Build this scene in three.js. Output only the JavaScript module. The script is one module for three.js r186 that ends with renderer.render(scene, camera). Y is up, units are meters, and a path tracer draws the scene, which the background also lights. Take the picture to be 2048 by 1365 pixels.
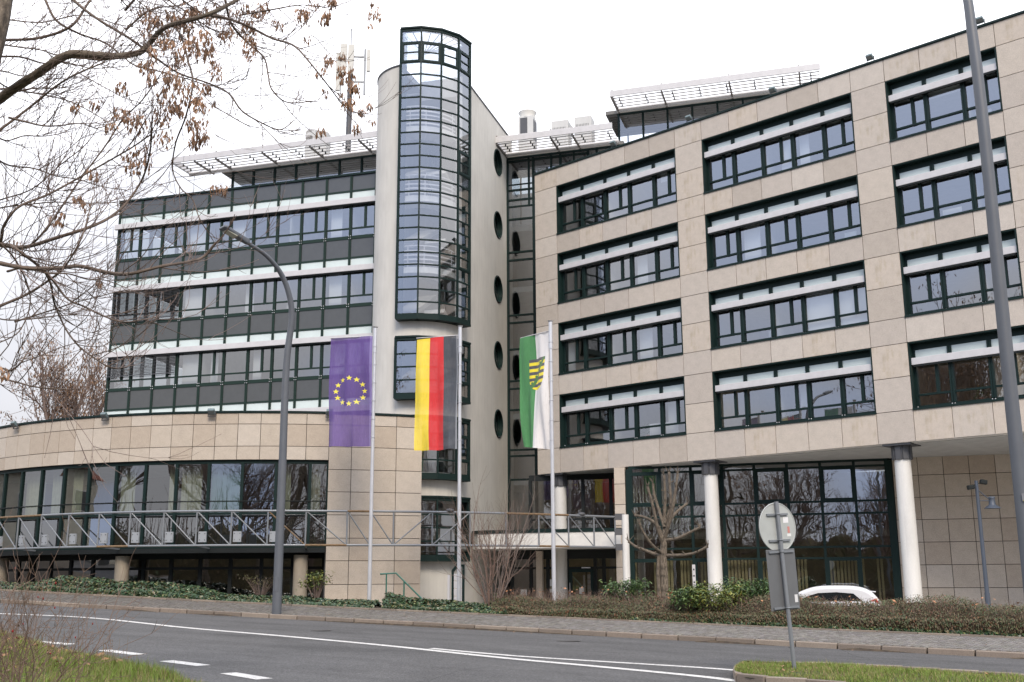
import * as THREE from 'three';
import { mergeGeometries } from 'three/addons/utils/BufferGeometryUtils.js';
import { ImprovedNoise } from 'three/addons/math/ImprovedNoise.js';
import { RoundedBoxGeometry } from 'three/addons/geometries/RoundedBoxGeometry.js';

// ---------------------------------------------------------------- camera, sky, sun, exposure
const EYE = 1.75, F = 2150, PITCH = 0.2165, ROLL = -0.0054;
const scene = new THREE.Scene();
const camera = new THREE.PerspectiveCamera(2 * Math.atan(682.5 / F) * 180 / Math.PI, 2048 / 1365, 0.1, 900);
camera.position.set(0, EYE, 0);
camera.rotation.set(PITCH, 0, ROLL);

const renderer = new THREE.WebGLRenderer({ antialias: true });
renderer.toneMapping = THREE.LinearToneMapping;
renderer.toneMappingExposure = 2.2;
renderer.shadowMap.enabled = true;

const perlin = new ImprovedNoise();
const fbm = (x, y, z, o = 4) => { let s = 0, a = 0.5, f = 1; for (let i = 0; i < o; i++) { s += a * perlin.noise(x * f + 7.3 * i, y * f + 3.1 * i, z * f); a *= 0.5; f *= 2.03; } return s; };
const clamp = (x, a = 0, b = 1) => Math.min(b, Math.max(a, x));
const smooth = (x, a, b) => { const t = clamp((x - a) / (b - a)); return t * t * (3 - 2 * t); };
const mix = (a, b, t) => a + (b - a) * t;

{ // broken overcast: a bright cloud deck with thinner, bluer gaps, the same statistics all round
  const W = 1024, H = 512, data = new Float32Array(W * H * 4);
  for (let j = 0; j < H; j++) {
    const el = ((j + 0.5) / H - 0.5) * Math.PI, y = Math.sin(el), c = Math.cos(el);
    for (let i = 0; i < W; i++) {
      const az = ((i + 0.5) / W - 0.5) * 2 * Math.PI, x = Math.cos(az) * c, z = Math.sin(az) * c, k = (j * W + i) * 4;
      if (y < 0) { data[k] = 0.16; data[k + 1] = 0.155; data[k + 2] = 0.14; data[k + 3] = 1; continue; }
      const h = 1 / (y + 0.32), px = x * h * 1.15, pz = z * h * 1.15;
      const n = fbm(px + 4.7, pz - 10.6, 0.4, 5), m = fbm(px * 0.5 - 7.6, pz * 0.5 - 2.1, 2.2, 3);
      const gap = smooth(-(n * 0.8 + m), 0.0, 0.4), shade = smooth(n * 0.9 - m * 0.5, -0.05, 0.5);
      const lum = 0.36 + 0.7 * smooth(y, 0.08, 0.6), cloud = [mix(0.99, 0.6, shade) * lum, mix(1.0, 0.62, shade) * lum, mix(1.06, 0.69, shade) * lum], blue = [0.41, 0.515, 0.77]; // overcast: darker towards the horizon
      for (let q = 0; q < 3; q++) data[k + q] = mix(cloud[q], blue[q], gap * 0.78);
      data[k + 3] = 1;
    }
  }
  const sky = new THREE.DataTexture(data, W, H, THREE.RGBAFormat, THREE.FloatType);
  sky.mapping = THREE.EquirectangularReflectionMapping; sky.magFilter = THREE.LinearFilter; sky.minFilter = THREE.LinearFilter; sky.needsUpdate = true;
  scene.background = sky; scene.environment = sky;
}
const sun = new THREE.DirectionalLight(0xfff0dd, 1.5);
sun.position.set(8, 64, 24); sun.target.position.set(0, 5, -42); sun.castShadow = true; sun.shadow.radius = 40;
sun.shadow.mapSize.set(4096, 4096);
Object.assign(sun.shadow.camera, { left: -70, right: 70, top: 70, bottom: -70, near: 1, far: 220 });
scene.add(sun, sun.target);

// ---------------------------------------------------------------- helpers
let seed_ = 1;
const rnd = () => { seed_ = (seed_ + 0x6d2b79f5) | 0; let t = Math.imul(seed_ ^ (seed_ >>> 15), 1 | seed_); t = (t + Math.imul(t ^ (t >>> 7), 61 | t)) ^ t; return ((t ^ (t >>> 14)) >>> 0) / 4294967296; };
const reseed = (n) => { seed_ = n * 7919 + 13; };
const rr = (a, b) => a + (b - a) * rnd();
const V = (x, y, z) => new THREE.Vector3(x, y, z);
const CP = Math.cos(PITCH), SP = Math.sin(PITCH), CR = Math.cos(ROLL), SR = Math.sin(ROLL);
// direction of the sight line through a point of the 2048 x 1365 picture, per metre of forward distance
function sight(u, v) {
  const a = (u - 1024) / F, b = (682.5 - v) / F, x = CR * a - SR * b, y0 = SR * a + CR * b, y = CP * y0 + SP, d = CP - SP * y0;
  return [x / d, y / d];
}
const at = (u, v, d) => { const [a, b] = sight(u, v); return V(a * d, EYE + b * d, -d); };

const names = {};
const numbered = (n) => { const k = names[n] = (names[n] ?? -1) + 1; return k ? n + '_' + String(k).padStart(3, '0') : n; };
function shadows(o) { o.traverse((m) => { if (m.isMesh) { m.castShadow = true; m.receiveShadow = true; } }); return o; }
function thing(name, label, category, pos = [0, 0, 0], turn = 0, group) {
  const o = new THREE.Group(); o.name = numbered(name); o.position.set(...pos); o.rotation.y = turn; o.userData = { label, category };
  if (group) o.userData.group = group; scene.add(o); return o;
}
function tag(o, label, category, group) { o.userData = { ...o.userData, label, category }; if (group) o.userData.group = group; return o; }
function flat(g) { const r = g.index ? g.toNonIndexed() : g; for (const k of Object.keys(r.attributes)) if (!['position', 'normal', 'uv'].includes(k)) r.deleteAttribute(k); return r; }
const join = (list) => mergeGeometries(list.flat(9).map(flat));
function mesh(name, geo, mat, parent) {
  const m = new THREE.Mesh(Array.isArray(geo) ? join(geo) : geo, mat); m.name = parent ? name : numbered(name); m.castShadow = m.receiveShadow = true; (parent ?? scene).add(m); return m;
}
function structure(name, geo, mat, label, category) { const m = mesh(name, geo, mat); m.userData = { kind: 'structure', label, category }; return m; }
// metric uv from the dominant direction of each face
function metric(g, scale = 1, ou = 0, ov = 0) {
  const p = g.attributes.position, n = g.attributes.normal, uv = new Float32Array(p.count * 2);
  for (let i = 0; i < p.count; i++) {
    const ax = Math.abs(n.getX(i)), ay = Math.abs(n.getY(i)), az = Math.abs(n.getZ(i)), x = p.getX(i), y = p.getY(i), z = p.getZ(i);
    const [u, v] = az >= ax && az >= ay ? [x, y] : ax >= ay ? [z, y] : [x, z];
    uv[2 * i] = u / scale + ou; uv[2 * i + 1] = v / scale + ov;
  }
  g.setAttribute('uv', new THREE.BufferAttribute(uv, 2)); return g;
}
// a box from its two corners
const bx = (x0, x1, y0, y1, z0, z1) => new THREE.BoxGeometry(x1 - x0, y1 - y0, z1 - z0).translate((x0 + x1) / 2, (y0 + y1) / 2, (z0 + z1) / 2);
// a bar between two points
function bar(a, b, w, h = w, round = 0) {
  const d = b.clone().sub(a), L = d.length(), g = round ? new THREE.CylinderGeometry(w / 2, w / 2, L, round) : new THREE.BoxGeometry(w, L, h);
  const q = new THREE.Quaternion();
  const yv = d.clone().normalize(), up = Math.abs(yv.y) > 0.95 ? V(0, 0, 1) : V(0, 1, 0), xv = new THREE.Vector3().crossVectors(yv, up).normalize(), zv = new THREE.Vector3().crossVectors(xv, yv);
  q.setFromRotationMatrix(new THREE.Matrix4().makeBasis(xv, yv, zv));
  return g.applyQuaternion(q).translate((a.x + b.x) / 2, (a.y + b.y) / 2, (a.z + b.z) / 2);
}
// tapering tube along points, written straight into growing arrays (branches, poles)
class Tubes {
  constructor() { this.p = []; this.n = []; this.t = []; }
  add(pts, rad, sides = 5) {
    const N = pts.length, rings = []; let side = null;
    for (let i = 0; i < N; i++) {
      const dir = pts[Math.min(N - 1, i + 1)].clone().sub(pts[Math.max(0, i - 1)]).normalize();
      if (!side) side = new THREE.Vector3().crossVectors(dir, Math.abs(dir.y) > 0.9 ? V(1, 0, 0) : V(0, 1, 0)).normalize();
      side = side.clone().addScaledVector(dir, -side.dot(dir)).normalize();
      const up = new THREE.Vector3().crossVectors(dir, side), r = Array.isArray(rad) ? rad[i] : rad, ring = [];
      for (let k = 0; k < sides; k++) { const a = (k / sides) * 2 * Math.PI, nn = side.clone().multiplyScalar(Math.cos(a)).addScaledVector(up, Math.sin(a)); ring.push([pts[i].clone().addScaledVector(nn, r), nn]); }
      rings.push(ring);
    }
    let len = 0;
    for (let i = 0; i < N - 1; i++) {
      const l2 = len + pts[i].distanceTo(pts[i + 1]);
      for (let k = 0; k < sides; k++) {
        const k2 = (k + 1) % sides, A = rings[i][k], B = rings[i][k2], C = rings[i + 1][k2], D = rings[i + 1][k];
        for (const [q, u, v] of [[A, k, len], [B, k + 1, len], [C, k + 1, l2], [A, k, len], [C, k + 1, l2], [D, k, l2]]) { this.p.push(q[0].x, q[0].y, q[0].z); this.n.push(q[1].x, q[1].y, q[1].z); this.t.push(u / sides, v); }
      }
      len = l2;
    }
    return this;
  }
  get empty() { return !this.p.length; }
  geo() {
    const g = new THREE.BufferGeometry();
    g.setAttribute('position', new THREE.Float32BufferAttribute(this.p, 3)); g.setAttribute('normal', new THREE.Float32BufferAttribute(this.n, 3)); g.setAttribute('uv', new THREE.Float32BufferAttribute(this.t, 2));
    return g;
  }
}
function spline(pts, n) { return new THREE.CatmullRomCurve3(pts, false, 'centripetal').getPoints(n); }
// a grid surface from a function (u, v in 0..1) -> Vector3
function surface(fn, nu, nv, uvFn) {
  const p = [], t = [], idx = [];
  for (let j = 0; j <= nv; j++) for (let i = 0; i <= nu; i++) { const q = fn(i / nu, j / nv); p.push(q.x, q.y, q.z); const w = uvFn ? uvFn(i / nu, j / nv, q) : [q.x, q.z]; t.push(w[0], w[1]); }
  for (let j = 0; j < nv; j++) for (let i = 0; i < nu; i++) { const a = j * (nu + 1) + i, b = a + 1, c = a + nu + 1, d = c + 1; idx.push(a, b, c, b, d, c); }
  const g = new THREE.BufferGeometry(); g.setAttribute('position', new THREE.Float32BufferAttribute(p, 3)); g.setAttribute('uv', new THREE.Float32BufferAttribute(t, 2)); g.setIndex(idx); g.computeVertexNormals(); return g;
}

// ---------------------------------------------------------------- textures
function texture(n, fn, srgb = true, m = n) { // tileable when fn is periodic
  const d = new Uint8Array(n * m * 4);
  for (let j = 0; j < m; j++) for (let i = 0; i < n; i++) { const c = fn(i / n, j / m, i, j), k = (j * n + i) * 4; d[k] = clamp(c[0]) * 255; d[k + 1] = clamp(c[1] ?? c[0]) * 255; d[k + 2] = clamp(c[2] ?? c[0]) * 255; d[k + 3] = 255; }
  const t = new THREE.DataTexture(d, n, m); t.wrapS = t.wrapT = THREE.RepeatWrapping; t.magFilter = THREE.LinearFilter; t.minFilter = THREE.LinearMipmapLinearFilter; t.generateMipmaps = true;
  if (srgb) t.colorSpace = THREE.SRGBColorSpace; t.needsUpdate = true; return t;
}
// periodic noise on the unit square (on a torus, by blending)
const tile = (u, v, f, o = 4, s = 0) => {
  const a = fbm(u * f, v * f, s, o), b = fbm((u - 1) * f, v * f, s, o), c = fbm(u * f, (v - 1) * f, s, o), d = fbm((u - 1) * f, (v - 1) * f, s, o), x = smooth(u, 0.75, 1), y = smooth(v, 0.75, 1);
  return mix(mix(a, b, x), mix(c, d, x), y);
};
const rep = (t, x, y = x, ox = 0, oy = 0) => { const c = t.clone(); c.repeat.set(x, y); c.offset.set(ox, oy); c.needsUpdate = true; return c; };
reseed(3);
const grain = new Float32Array(512 * 512).map(() => rnd());
const gr = (i, j) => grain[((j & 511) << 9) + (i & 511)];
const gr2 = (i, j) => (gr(i, j) + gr(i + 1, j) + gr(i, j + 1) + gr(i + 1, j + 1)) / 4;
const graniteTex = texture(512, (u, v, i, j) => { const g = gr2(i, j), k = tile(u, v, 4, 4, 1) * 0.07 + tile(u, v, 40, 2, 4) * 0.1, b = 0.92 + (g - 0.5) * 0.34 + k - (gr(i * 3, j * 3 + 5) > 0.93 ? 0.18 : 0); return [b, b, b * 0.99]; });
// rain-streaked stone: greyish runs and blotches with outlines of their own
const stainTex = texture(512, (u, v, i, j) => { const g = gr2(i, j), run = smooth(tile(u, v * 0.1, 9, 2, 31) + tile(u, v, 3, 3, 33) * 0.8, -0.05, 0.5), b = (0.92 + (g - 0.5) * 0.34 + tile(u, v, 4, 4, 1) * 0.07) * (1 - 0.055 * run); return [b, b * (1 - 0.01 * run), b * (0.99 - 0.04 * run)]; });
const plasterTex = texture(512, (u, v, i, j) => { const b = 0.93 + (gr2(i, j) - 0.5) * 0.06 + tile(u, v, 4, 5, 2) * 0.1 + tile(u * 1, v, 14, 3, 8) * 0.03; return [b, b, b * 0.995]; });
const streakTex = texture(512, (u, v, i, j) => { const st = tile(u, v * 0.12, 26, 3, 5), b = 0.94 + st * 0.055 + tile(u, v, 3, 4, 6) * 0.07 + (gr2(i, j) - 0.5) * 0.04; return [b, b, b * 0.99]; });
// asphalt of the whole carriageway: 41 m along, 27 m across, with tyre-darkened lanes, old seams, cracks and patches
const asphaltTex = (() => {
  const W = 2048, H = 1024, crack = new Float32Array(W * H); reseed(9);
  const line = (x, y, dx, dy, n, w, a) => { for (let i = 0; i < n; i++) { dx += (rnd() - 0.5) * w; dy += (rnd() - 0.5) * w; const L = Math.hypot(dx, dy); x += dx / L; y += dy / L; const k = (Math.round(y + H) % H) * W + (Math.round(x + 4 * W) % W); crack[k] = Math.max(crack[k], a); } };
  for (let i = 0; i < 26; i++) line(rnd() * W, rnd() * H * 0.7, rnd() < 0.7 ? 1 : 0.2, rnd() - 0.5, 120 + rnd() * 500, 0.3, 0.12 + rnd() * 0.16);
  line(0, 78, 1, 0, W, 0.04, 0.22); line(0, 300, 1, 0, W, 0.03, 0.16);
  const band = (v, c, w) => Math.exp(-(((v - c) / w) ** 2));
  return texture(W, (u, v, i, j) => {
    const m = v * 27, wob = 0.25 * tile(u, v, 5, 2, 17), tyre = band(m + wob, 2.2, 0.4) + band(m + wob, 3.9, 0.45) + band(m + wob, 6.3, 0.5) + band(m + wob, 8.1, 0.5) + 0.7 * band(m + wob, 0.35, 0.3), patchy = tile(u, v, 9, 4, 23), streak = tile(u * 0.25, v, 60, 3, 13);
    const b = 0.84 + (gr(i, j) - 0.5) * 0.3 + streak * 0.1 + tile(u, v, 30, 4, 3) * 0.12 - tyre * (0.07 + 0.06 * patchy) + (patchy > 0.16 && v > 0.1 ? -0.05 : 0) - crack[j * W + i] + (gr(i * 5, j * 7) > 0.96 ? 0.1 : 0);
    return [b, b, b * 1.005];
  }, true, H);
})();
const wornTex = texture(512, (u, v, i, j) => { const b = 0.95 + (gr2(i, j) - 0.5) * 0.2 + tile(u, v, 8, 4, 6) * 0.15, hole = tile(u, v, 40, 3, 19) + (gr(i, j) - 0.5) * 0.25 > 0.27 ? 0.5 : 1; return [b * hole]; });
const asphaltBump = texture(512, (u, v, i, j) => [0.5 + (gr(i, j) - 0.5) * 0.8], false);
const barkTex = texture(256, (u, v, i, j) => { const b = 0.78 + tile(u, v * 0.3, 16, 4, 2) * 0.7 + (gr2(i, j) - 0.5) * 0.2; return [b, b * 0.98, b * 0.94]; });
const soilTex = texture(512, (u, v, i, j) => { const b = 0.72 + tile(u, v, 12, 5, 9) * 0.6 + (gr(i, j) - 0.5) * 0.3; return [b, b * 0.95, b * 0.85]; });
const metalTex = texture(256, (u, v, i, j) => { const b = 0.96 + tile(u, v, 3, 4, 7) * 0.07 + (gr2(i, j) - 0.5) * 0.03; return [b]; });
const waveBump = texture(256, (u, v) => [0.5 + tile(u, v, 4, 2, 11) * 0.9], false);
const clothBump = texture(256, (u, v, i, j) => [0.5 + (((i >> 1) + (j >> 1)) & 1 ? 0.2 : -0.2) + (gr(i, j) - 0.5) * 0.2], false);

const lin = (r, g, b) => new THREE.Color().setRGB(r, g, b);
const std = (color, roughness = 0.8, extra = {}) => new THREE.MeshStandardMaterial({ color, roughness, ...extra });
const M = {};
M.stone = [[0.58, 0.515, 0.45], [0.54, 0.478, 0.42], [0.595, 0.525, 0.452], [0.56, 0.498, 0.44], [0.61, 0.548, 0.485], [0.515, 0.452, 0.39], [0.57, 0.505, 0.44], [0.585, 0.51, 0.435]].map((c, i) => std(lin(...c), 0.75, { map: rep(i > 5 ? stainTex : graniteTex, 1, 1, i * 0.37, i * 0.61), bumpMap: graniteTex, bumpScale: 0.002 }));
M.stonePodium = [[0.56, 0.485, 0.405], [0.535, 0.46, 0.38], [0.58, 0.51, 0.435], [0.5, 0.42, 0.34], [0.55, 0.475, 0.395]].map((c, i) => std(lin(...c), 0.78, { map: rep(graniteTex, 1, 1, i * 0.43, i * 0.27) }));
M.backing = std(lin(0.06, 0.055, 0.05), 0.95);
M.render = std(lin(0.62, 0.6, 0.56), 0.9, { map: rep(streakTex, 0.22, 0.22), bumpMap: rep(plasterTex, 1.5, 1.5), bumpScale: 0.002 });
M.white = std(lin(0.57, 0.56, 0.56), 0.45, { map: metalTex });
M.whitePaint = std(lin(0.7, 0.69, 0.66), 0.6, { map: rep(plasterTex, 0.6) });
M.green = new THREE.MeshPhysicalMaterial({ color: lin(0.008, 0.021, 0.019), roughness: 0.5, specularIntensity: 0.35, map: metalTex });
M.greenRail = std(lin(0.02, 0.12, 0.09), 0.4);
M.greenLight = new THREE.MeshPhysicalMaterial({ color: lin(0.016, 0.034, 0.026), roughness: 0.5, specularIntensity: 0.4, map: metalTex });
M.greyPanel = new THREE.MeshPhysicalMaterial({ color: lin(0.085, 0.09, 0.092), roughness: 0.13, ior: 1.45, map: metalTex });
M.mint = std(lin(0.6, 0.68, 0.66), 0.25, { map: rep(metalTex, 0.4) });
M.dark = new THREE.MeshPhysicalMaterial({ color: lin(0.015, 0.018, 0.018), roughness: 0.6, specularIntensity: 0.4 });
M.room = std(lin(0.46, 0.46, 0.45), 0.9, { map: rep(plasterTex, 0.5) });
M.roomFloor = std(lin(0.14, 0.14, 0.145), 0.85, { map: rep(plasterTex, 0.6) });
M.roof = std(lin(0.2, 0.2, 0.2), 0.9, { map: rep(plasterTex, 0.5) });
M.blind = std(lin(0.7, 0.71, 0.72), 0.7);
M.curtain = std(lin(0.42, 0.44, 0.33), 0.9, { map: rep(plasterTex, 0.8) });
M.curtainGreen = std(lin(0.1, 0.24, 0.21), 0.9, { map: rep(plasterTex, 0.8) });
M.glass = new THREE.MeshPhysicalMaterial({ color: lin(0.66, 0.69, 0.7), roughness: 0.0, transmission: 1, thickness: 0, ior: 3.1 });
M.glassBay = new THREE.MeshPhysicalMaterial({ color: lin(0.88, 0.91, 0.94), roughness: 0.0, transmission: 1, thickness: 0, ior: 3.0 });
M.glassLink = new THREE.MeshPhysicalMaterial({ color: lin(0.45, 0.5, 0.54), roughness: 0.0, transmission: 1, thickness: 0, ior: 3.0 });
M.glassClear = new THREE.MeshPhysicalMaterial({ color: lin(0.86, 0.89, 0.9), roughness: 0.0, transmission: 1, thickness: 0, ior: 2.6 });
M.glassWavy = new THREE.MeshPhysicalMaterial({ color: lin(0.5, 0.53, 0.52), roughness: 0.0, transmission: 1, thickness: 0, ior: 3.0, bumpMap: rep(waveBump, 0.34, 0.4), bumpScale: 0.0012 });
M.glassWavyB = [0, 1, 2].map((i) => new THREE.MeshPhysicalMaterial({ color: lin(0.6, 0.63, 0.62), roughness: 0, transmission: 1, thickness: 0, ior: 2.7, bumpMap: rep(waveBump, 0.3, 0.35, i * 0.31, i * 0.43), bumpScale: 0.0012 }));
M.steel = std(lin(0.23, 0.245, 0.26), 0.5, { metalness: 0.35, map: metalTex });
M.steelRust = std(lin(0.28, 0.19, 0.11), 0.8, { map: rep(barkTex, 1, 1) });
M.steelPlate = std(lin(0.3, 0.32, 0.34), 0.5, { map: metalTex });
M.alu = std(lin(0.62, 0.63, 0.65), 0.35, { metalness: 0.4, map: metalTex });
M.lampGrey = std(lin(0.105, 0.115, 0.13), 0.5, { map: metalTex });
M.darkGrey = std(lin(0.07, 0.072, 0.078), 0.55, { map: metalTex });
M.bark = std(lin(0.22, 0.185, 0.15), 0.95, { map: rep(barkTex, 1, 1.5), bumpMap: rep(barkTex, 1, 1.5), bumpScale: 0.01 });
M.twig = std(lin(0.17, 0.125, 0.105), 0.9);
M.limbDark = std(lin(0.2, 0.155, 0.13), 0.95, { map: barkTex });
M.twigBerry = std(lin(0.17, 0.115, 0.085), 0.9);
M.dryStalk = std(lin(0.2, 0.14, 0.075), 0.9);
M.twigRed = std(lin(0.16, 0.105, 0.08), 0.9);
// ---------------------------------------------------------------- terrain: the street climbs to the left
const ext = (x, a, b, fn, df) => (x < a ? fn(a) + (x - a) * df(a) : x > b ? fn(b) + (x - b) * df(b) : fn(x));
const kerbD = (x) => ext(x, -28, 14, (q) => 30.4 - 0.539 * q - 0.0099 * q * q, (q) => -0.539 - 0.0198 * q);
const kerbY = (x) => ext(x, -25, 18, (q) => 0.3 - 0.032 * q + 0.00054 * q * q, (q) => -0.032 + 0.00108 * q);
const roadY = (x, d) => kerbY(x + 0.38 * (kerbD(x) - d));
const backD = (x) => kerbD(x) + 3.4;
const walkY = (x, d) => kerbY(x) + 0.125 + 0.17 * clamp((d - kerbD(x)) / 3.4);
const bedY = (x, d) => { const t = d - backD(x), base = kerbY(x) + 0.31, low = mix(base, 0, smooth(x, -5.5, -1.5)); return mix(base, low, smooth(t, mix(1.6, 2.5, smooth(x, -1.5, 1)), mix(5.5, 3.3, smooth(x, -1.5, 1)))); };
const groundY = (x, d) => (d < kerbD(x) ? roadY(x, d) - 0.04 : d < backD(x) ? walkY(x, d) - 0.05 : bedY(x, d));
function onRoad(u, v, lift = 0) { const [a, b] = sight(u, v); let d = 20; for (let i = 0; i < 60; i++) d = mix(d, (EYE - roadY(a * d, d) - lift) / -b, 0.5); return V(a * d, roadY(a * d, d) + lift, -d); }

M.soil = std(lin(0.09, 0.07, 0.05), 0.98, { map: rep(soilTex, 0.5) });
M.turf = std(lin(0.1, 0.13, 0.045), 0.98, { map: rep(soilTex, 0.7) });
M.asphalt = std(lin(0.122, 0.12, 0.117), 0.88, { map: rep(asphaltTex, 1 / 41, 1 / 27), bumpMap: rep(asphaltBump, 1.1), bumpScale: 0.004 });
M.paint = std(lin(0.64, 0.63, 0.6), 0.75, { map: rep(wornTex, 0.5), bumpMap: rep(asphaltBump, 1.1), bumpScale: 0.003 });
M.kerb = [[0.27, 0.22, 0.18], [0.23, 0.19, 0.158], [0.3, 0.25, 0.205], [0.21, 0.172, 0.142]].map((c, i) => std(lin(...c), 0.9, { map: rep(graniteTex, 0.8, 0.8, i * 0.3, i * 0.17) }));
M.paver = std(lin(1, 1, 1), 0.92, { map: rep(plasterTex, 3) });
{
  const axis = (a, b, lo, hi, fine) => { const r = []; for (let x = a; x < lo; x += Math.max(4, (lo - x) * 0.28)) r.push(x); for (let x = lo; x <= hi; x += fine) r.push(x); for (let x = hi + fine; x < b; x += Math.max(4, (x - hi) * 0.3)) r.push(x); r.push(b); return r; };
  const xs = axis(-420, 420, -44, 32, 1), ds = axis(-300, 600, 14, 62, 0.5), p = [], t = [], idx = [];
  for (const d of ds) for (const x of xs) { const k = 1 - smooth(Math.hypot(x, d - 30), 60, 150); p.push(x, groundY(clamp(x, -60, 60), clamp(d, -40, 90)) * k - 0.02, -d); t.push(x, d); }
  const w = xs.length;
  for (let j = 0; j < ds.length - 1; j++) for (let i = 0; i < w - 1; i++) { const a = j * w + i; idx.push(a, a + 1, a + w, a + 1, a + w + 1, a + w); }
  const g = new THREE.BufferGeometry(); g.setAttribute('position', new THREE.Float32BufferAttribute(p, 3)); g.setAttribute('uv', new THREE.Float32BufferAttribute(t, 2)); g.setIndex(idx); g.computeVertexNormals();
  structure('ground', g, M.soil, 'dark planted soil around the office building', 'ground');
}
structure('road', surface((u, v) => { const x = mix(-90, 60, u), d = kerbD(x) - 0.02 - v * 30; return V(x, roadY(x, d), -d); }, 160, 24, (u, v) => [u * 165, v * 27]), M.asphalt, 'grey asphalt street running past the building', 'road');

structure('forecourt', surface((u, v) => { const x = mix(-1.2, 24, u), d = mix(backD(x) + mix(5.4, 3.3, smooth(x, -1.2, 1.2)), 60, v); return V(x, 0.004 + (1 - smooth(x, -1.2, 0)) * 0.02, -d); }, 40, 10), std(lin(0.5, 0.475, 0.44), 0.9, { map: rep(plasterTex, 0.9) }), 'pale paved forecourt behind the hedge', 'paving');

// kerb stones, each a stone of its own
{
  const k = new THREE.Group(); k.name = 'kerb'; k.userData = { kind: 'structure', label: 'brown stone kerb between street and pavement', category: 'kerb' }; scene.add(k);
  const stone = metric(new RoundedBoxGeometry(0.968, 0.3, 0.16, 2, 0.022), 1); let n = 0;
  for (let x = -27; x < 19;) {
    const dx = 1 / Math.hypot(1, -0.539 - 0.0198 * clamp(x, -28, 14)), xm = x + dx / 2, sl = (kerbY(x + dx) - kerbY(x));
    const m = mesh('kerb_stone', stone, M.kerb[(n * 7 + (n >> 1)) % 4], k); n++;
    m.position.set(xm, kerbY(xm) + 0.125 - 0.15 + rr(-0.004, 0.004), -kerbD(xm) - 0.08);
    m.rotation.set(0, Math.atan2(kerbD(x + dx) - kerbD(x), dx), Math.atan2(sl, 1), 'YXZ'); m.rotation.y += rr(-0.006, 0.006);
    x += dx;
  }
}
// pavement: a bed with small concrete pavers and an edging of thin stones at the back
{
  const pv = structure('pavement', surface((u, v) => { const x = mix(-60, 40, u), d = kerbD(x) + 0.1 + v * 3.35; return V(x, walkY(x, d) - 0.012, -d); }, 140, 6), std(lin(0.17, 0.15, 0.125), 0.95, { map: rep(soilTex, 1) }), 'grey-brown paved footway beside the street', 'pavement');
  const spots = [];
  for (let x = -26, row = 0; x < 18; row++) {
    const s = -0.539 - 0.0198 * clamp(x, -28, 14), L = Math.hypot(1, s), nx = -s / L, nz = 1 / L; // normal away from the road, in (x, d)
    for (let k = 0; k < 14; k++) { const t = 0.19 + 0.2 * (k + (row & 1) * 0.5) + 0.02, px = x + nx * t, d = kerbD(x) + nz * t; if (t < 2.95) spots.push([px, walkY(px, d), d, Math.atan2(s, 1)]); }
    x += 0.1 / L;
  }
  const im = new THREE.InstancedMesh(metric(new THREE.BoxGeometry(0.092, 0.03, 0.19), 1), M.paver, spots.length), m4 = new THREE.Matrix4(), q = new THREE.Quaternion(), col = new THREE.Color();
  spots.forEach(([x, y, d, a], i) => { q.setFromEuler(new THREE.Euler(rr(-0.02, 0.02), a, 0.03 + rr(-0.015, 0.015))); m4.compose(V(x, y - 0.012 + rr(-0.003, 0.003), -d), q, V(1, 1, 1)); im.setMatrixAt(i, m4); const b = rr(0.19, 0.29); im.setColorAt(i, col.setRGB(b, b * rr(0.92, 0.97), b * rr(0.84, 0.92))); });
  im.name = 'paver'; im.userData.kind = 'stuff'; im.castShadow = im.receiveShadow = true; pv.add(im);
  const edge = metric(new RoundedBoxGeometry(0.985, 0.25, 0.08, 1, 0.01), 1); let n = 0;
  for (let x = -26; x < 18;) {
    const dx = 1 / Math.hypot(1, -0.539 - 0.0198 * clamp(x, -28, 14)), xm = x + dx / 2, d = backD(xm), y = walkY(xm, d);
    const m = mesh('edging_stone', edge, M.kerb[(n * 3 + 1) % 4], pv); n++; m.position.set(xm, y - 0.085 + rr(-0.004, 0.004), -d); m.rotation.set(0, Math.atan2(backD(x + dx) - backD(x), dx), Math.atan2(kerbY(x + dx) - kerbY(x), 1), 'YXZ'); x += dx;
  }
}
// painted lines
function ribbon(pts, w, lift = 0.006) {
  const c = new THREE.CatmullRomCurve3(pts, false, 'centripetal'), n = Math.max(2, Math.round(c.getLength() / 0.8));
  return surface((u, v) => { const p = c.getPoint(u), t = c.getTangent(u), s = V(-t.z, 0, t.x).normalize().multiplyScalar(w * (v - 0.5)), q = p.clone().add(s); q.y = roadY(q.x, -q.z) + lift; return q; }, n, 1);
}
const mark = (name, pts, w, label) => structure(name, ribbon(pts.map(([u, v]) => onRoad(u, v)), w), M.paint, label, 'road marking');
mark('lane_line', [[-260, 1220], [0, 1228.5], [169, 1236], [375, 1257], [562, 1273], [768, 1292], [1015, 1318], [1202, 1335], [1408, 1355], [1480, 1364], [1600, 1378]], 0.25, 'long solid white line curving along the whole street');
mark('lane_line', [[862, 1298], [1015, 1312], [1150, 1321], [1280, 1329], [1408, 1337], [1473, 1342]], 0.2, 'second white line splitting off towards the grass island tip');
[[[77, 1284.5], [142, 1290]], [[206, 1301.5], [279, 1310.5]], [[332, 1323], [407, 1332.5]], [[456, 1347.5], [529, 1359.5]], [[585, 1376], [662, 1392]]].forEach((p, i) => mark('lane_dash', p, 0.3, ['short white dash nearest the berry bush', 'second white dash from the berry bush', 'third white dash from the berry bush', 'white dash at the bottom picture edge', 'white dash just below the picture edge'][i]));

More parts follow.
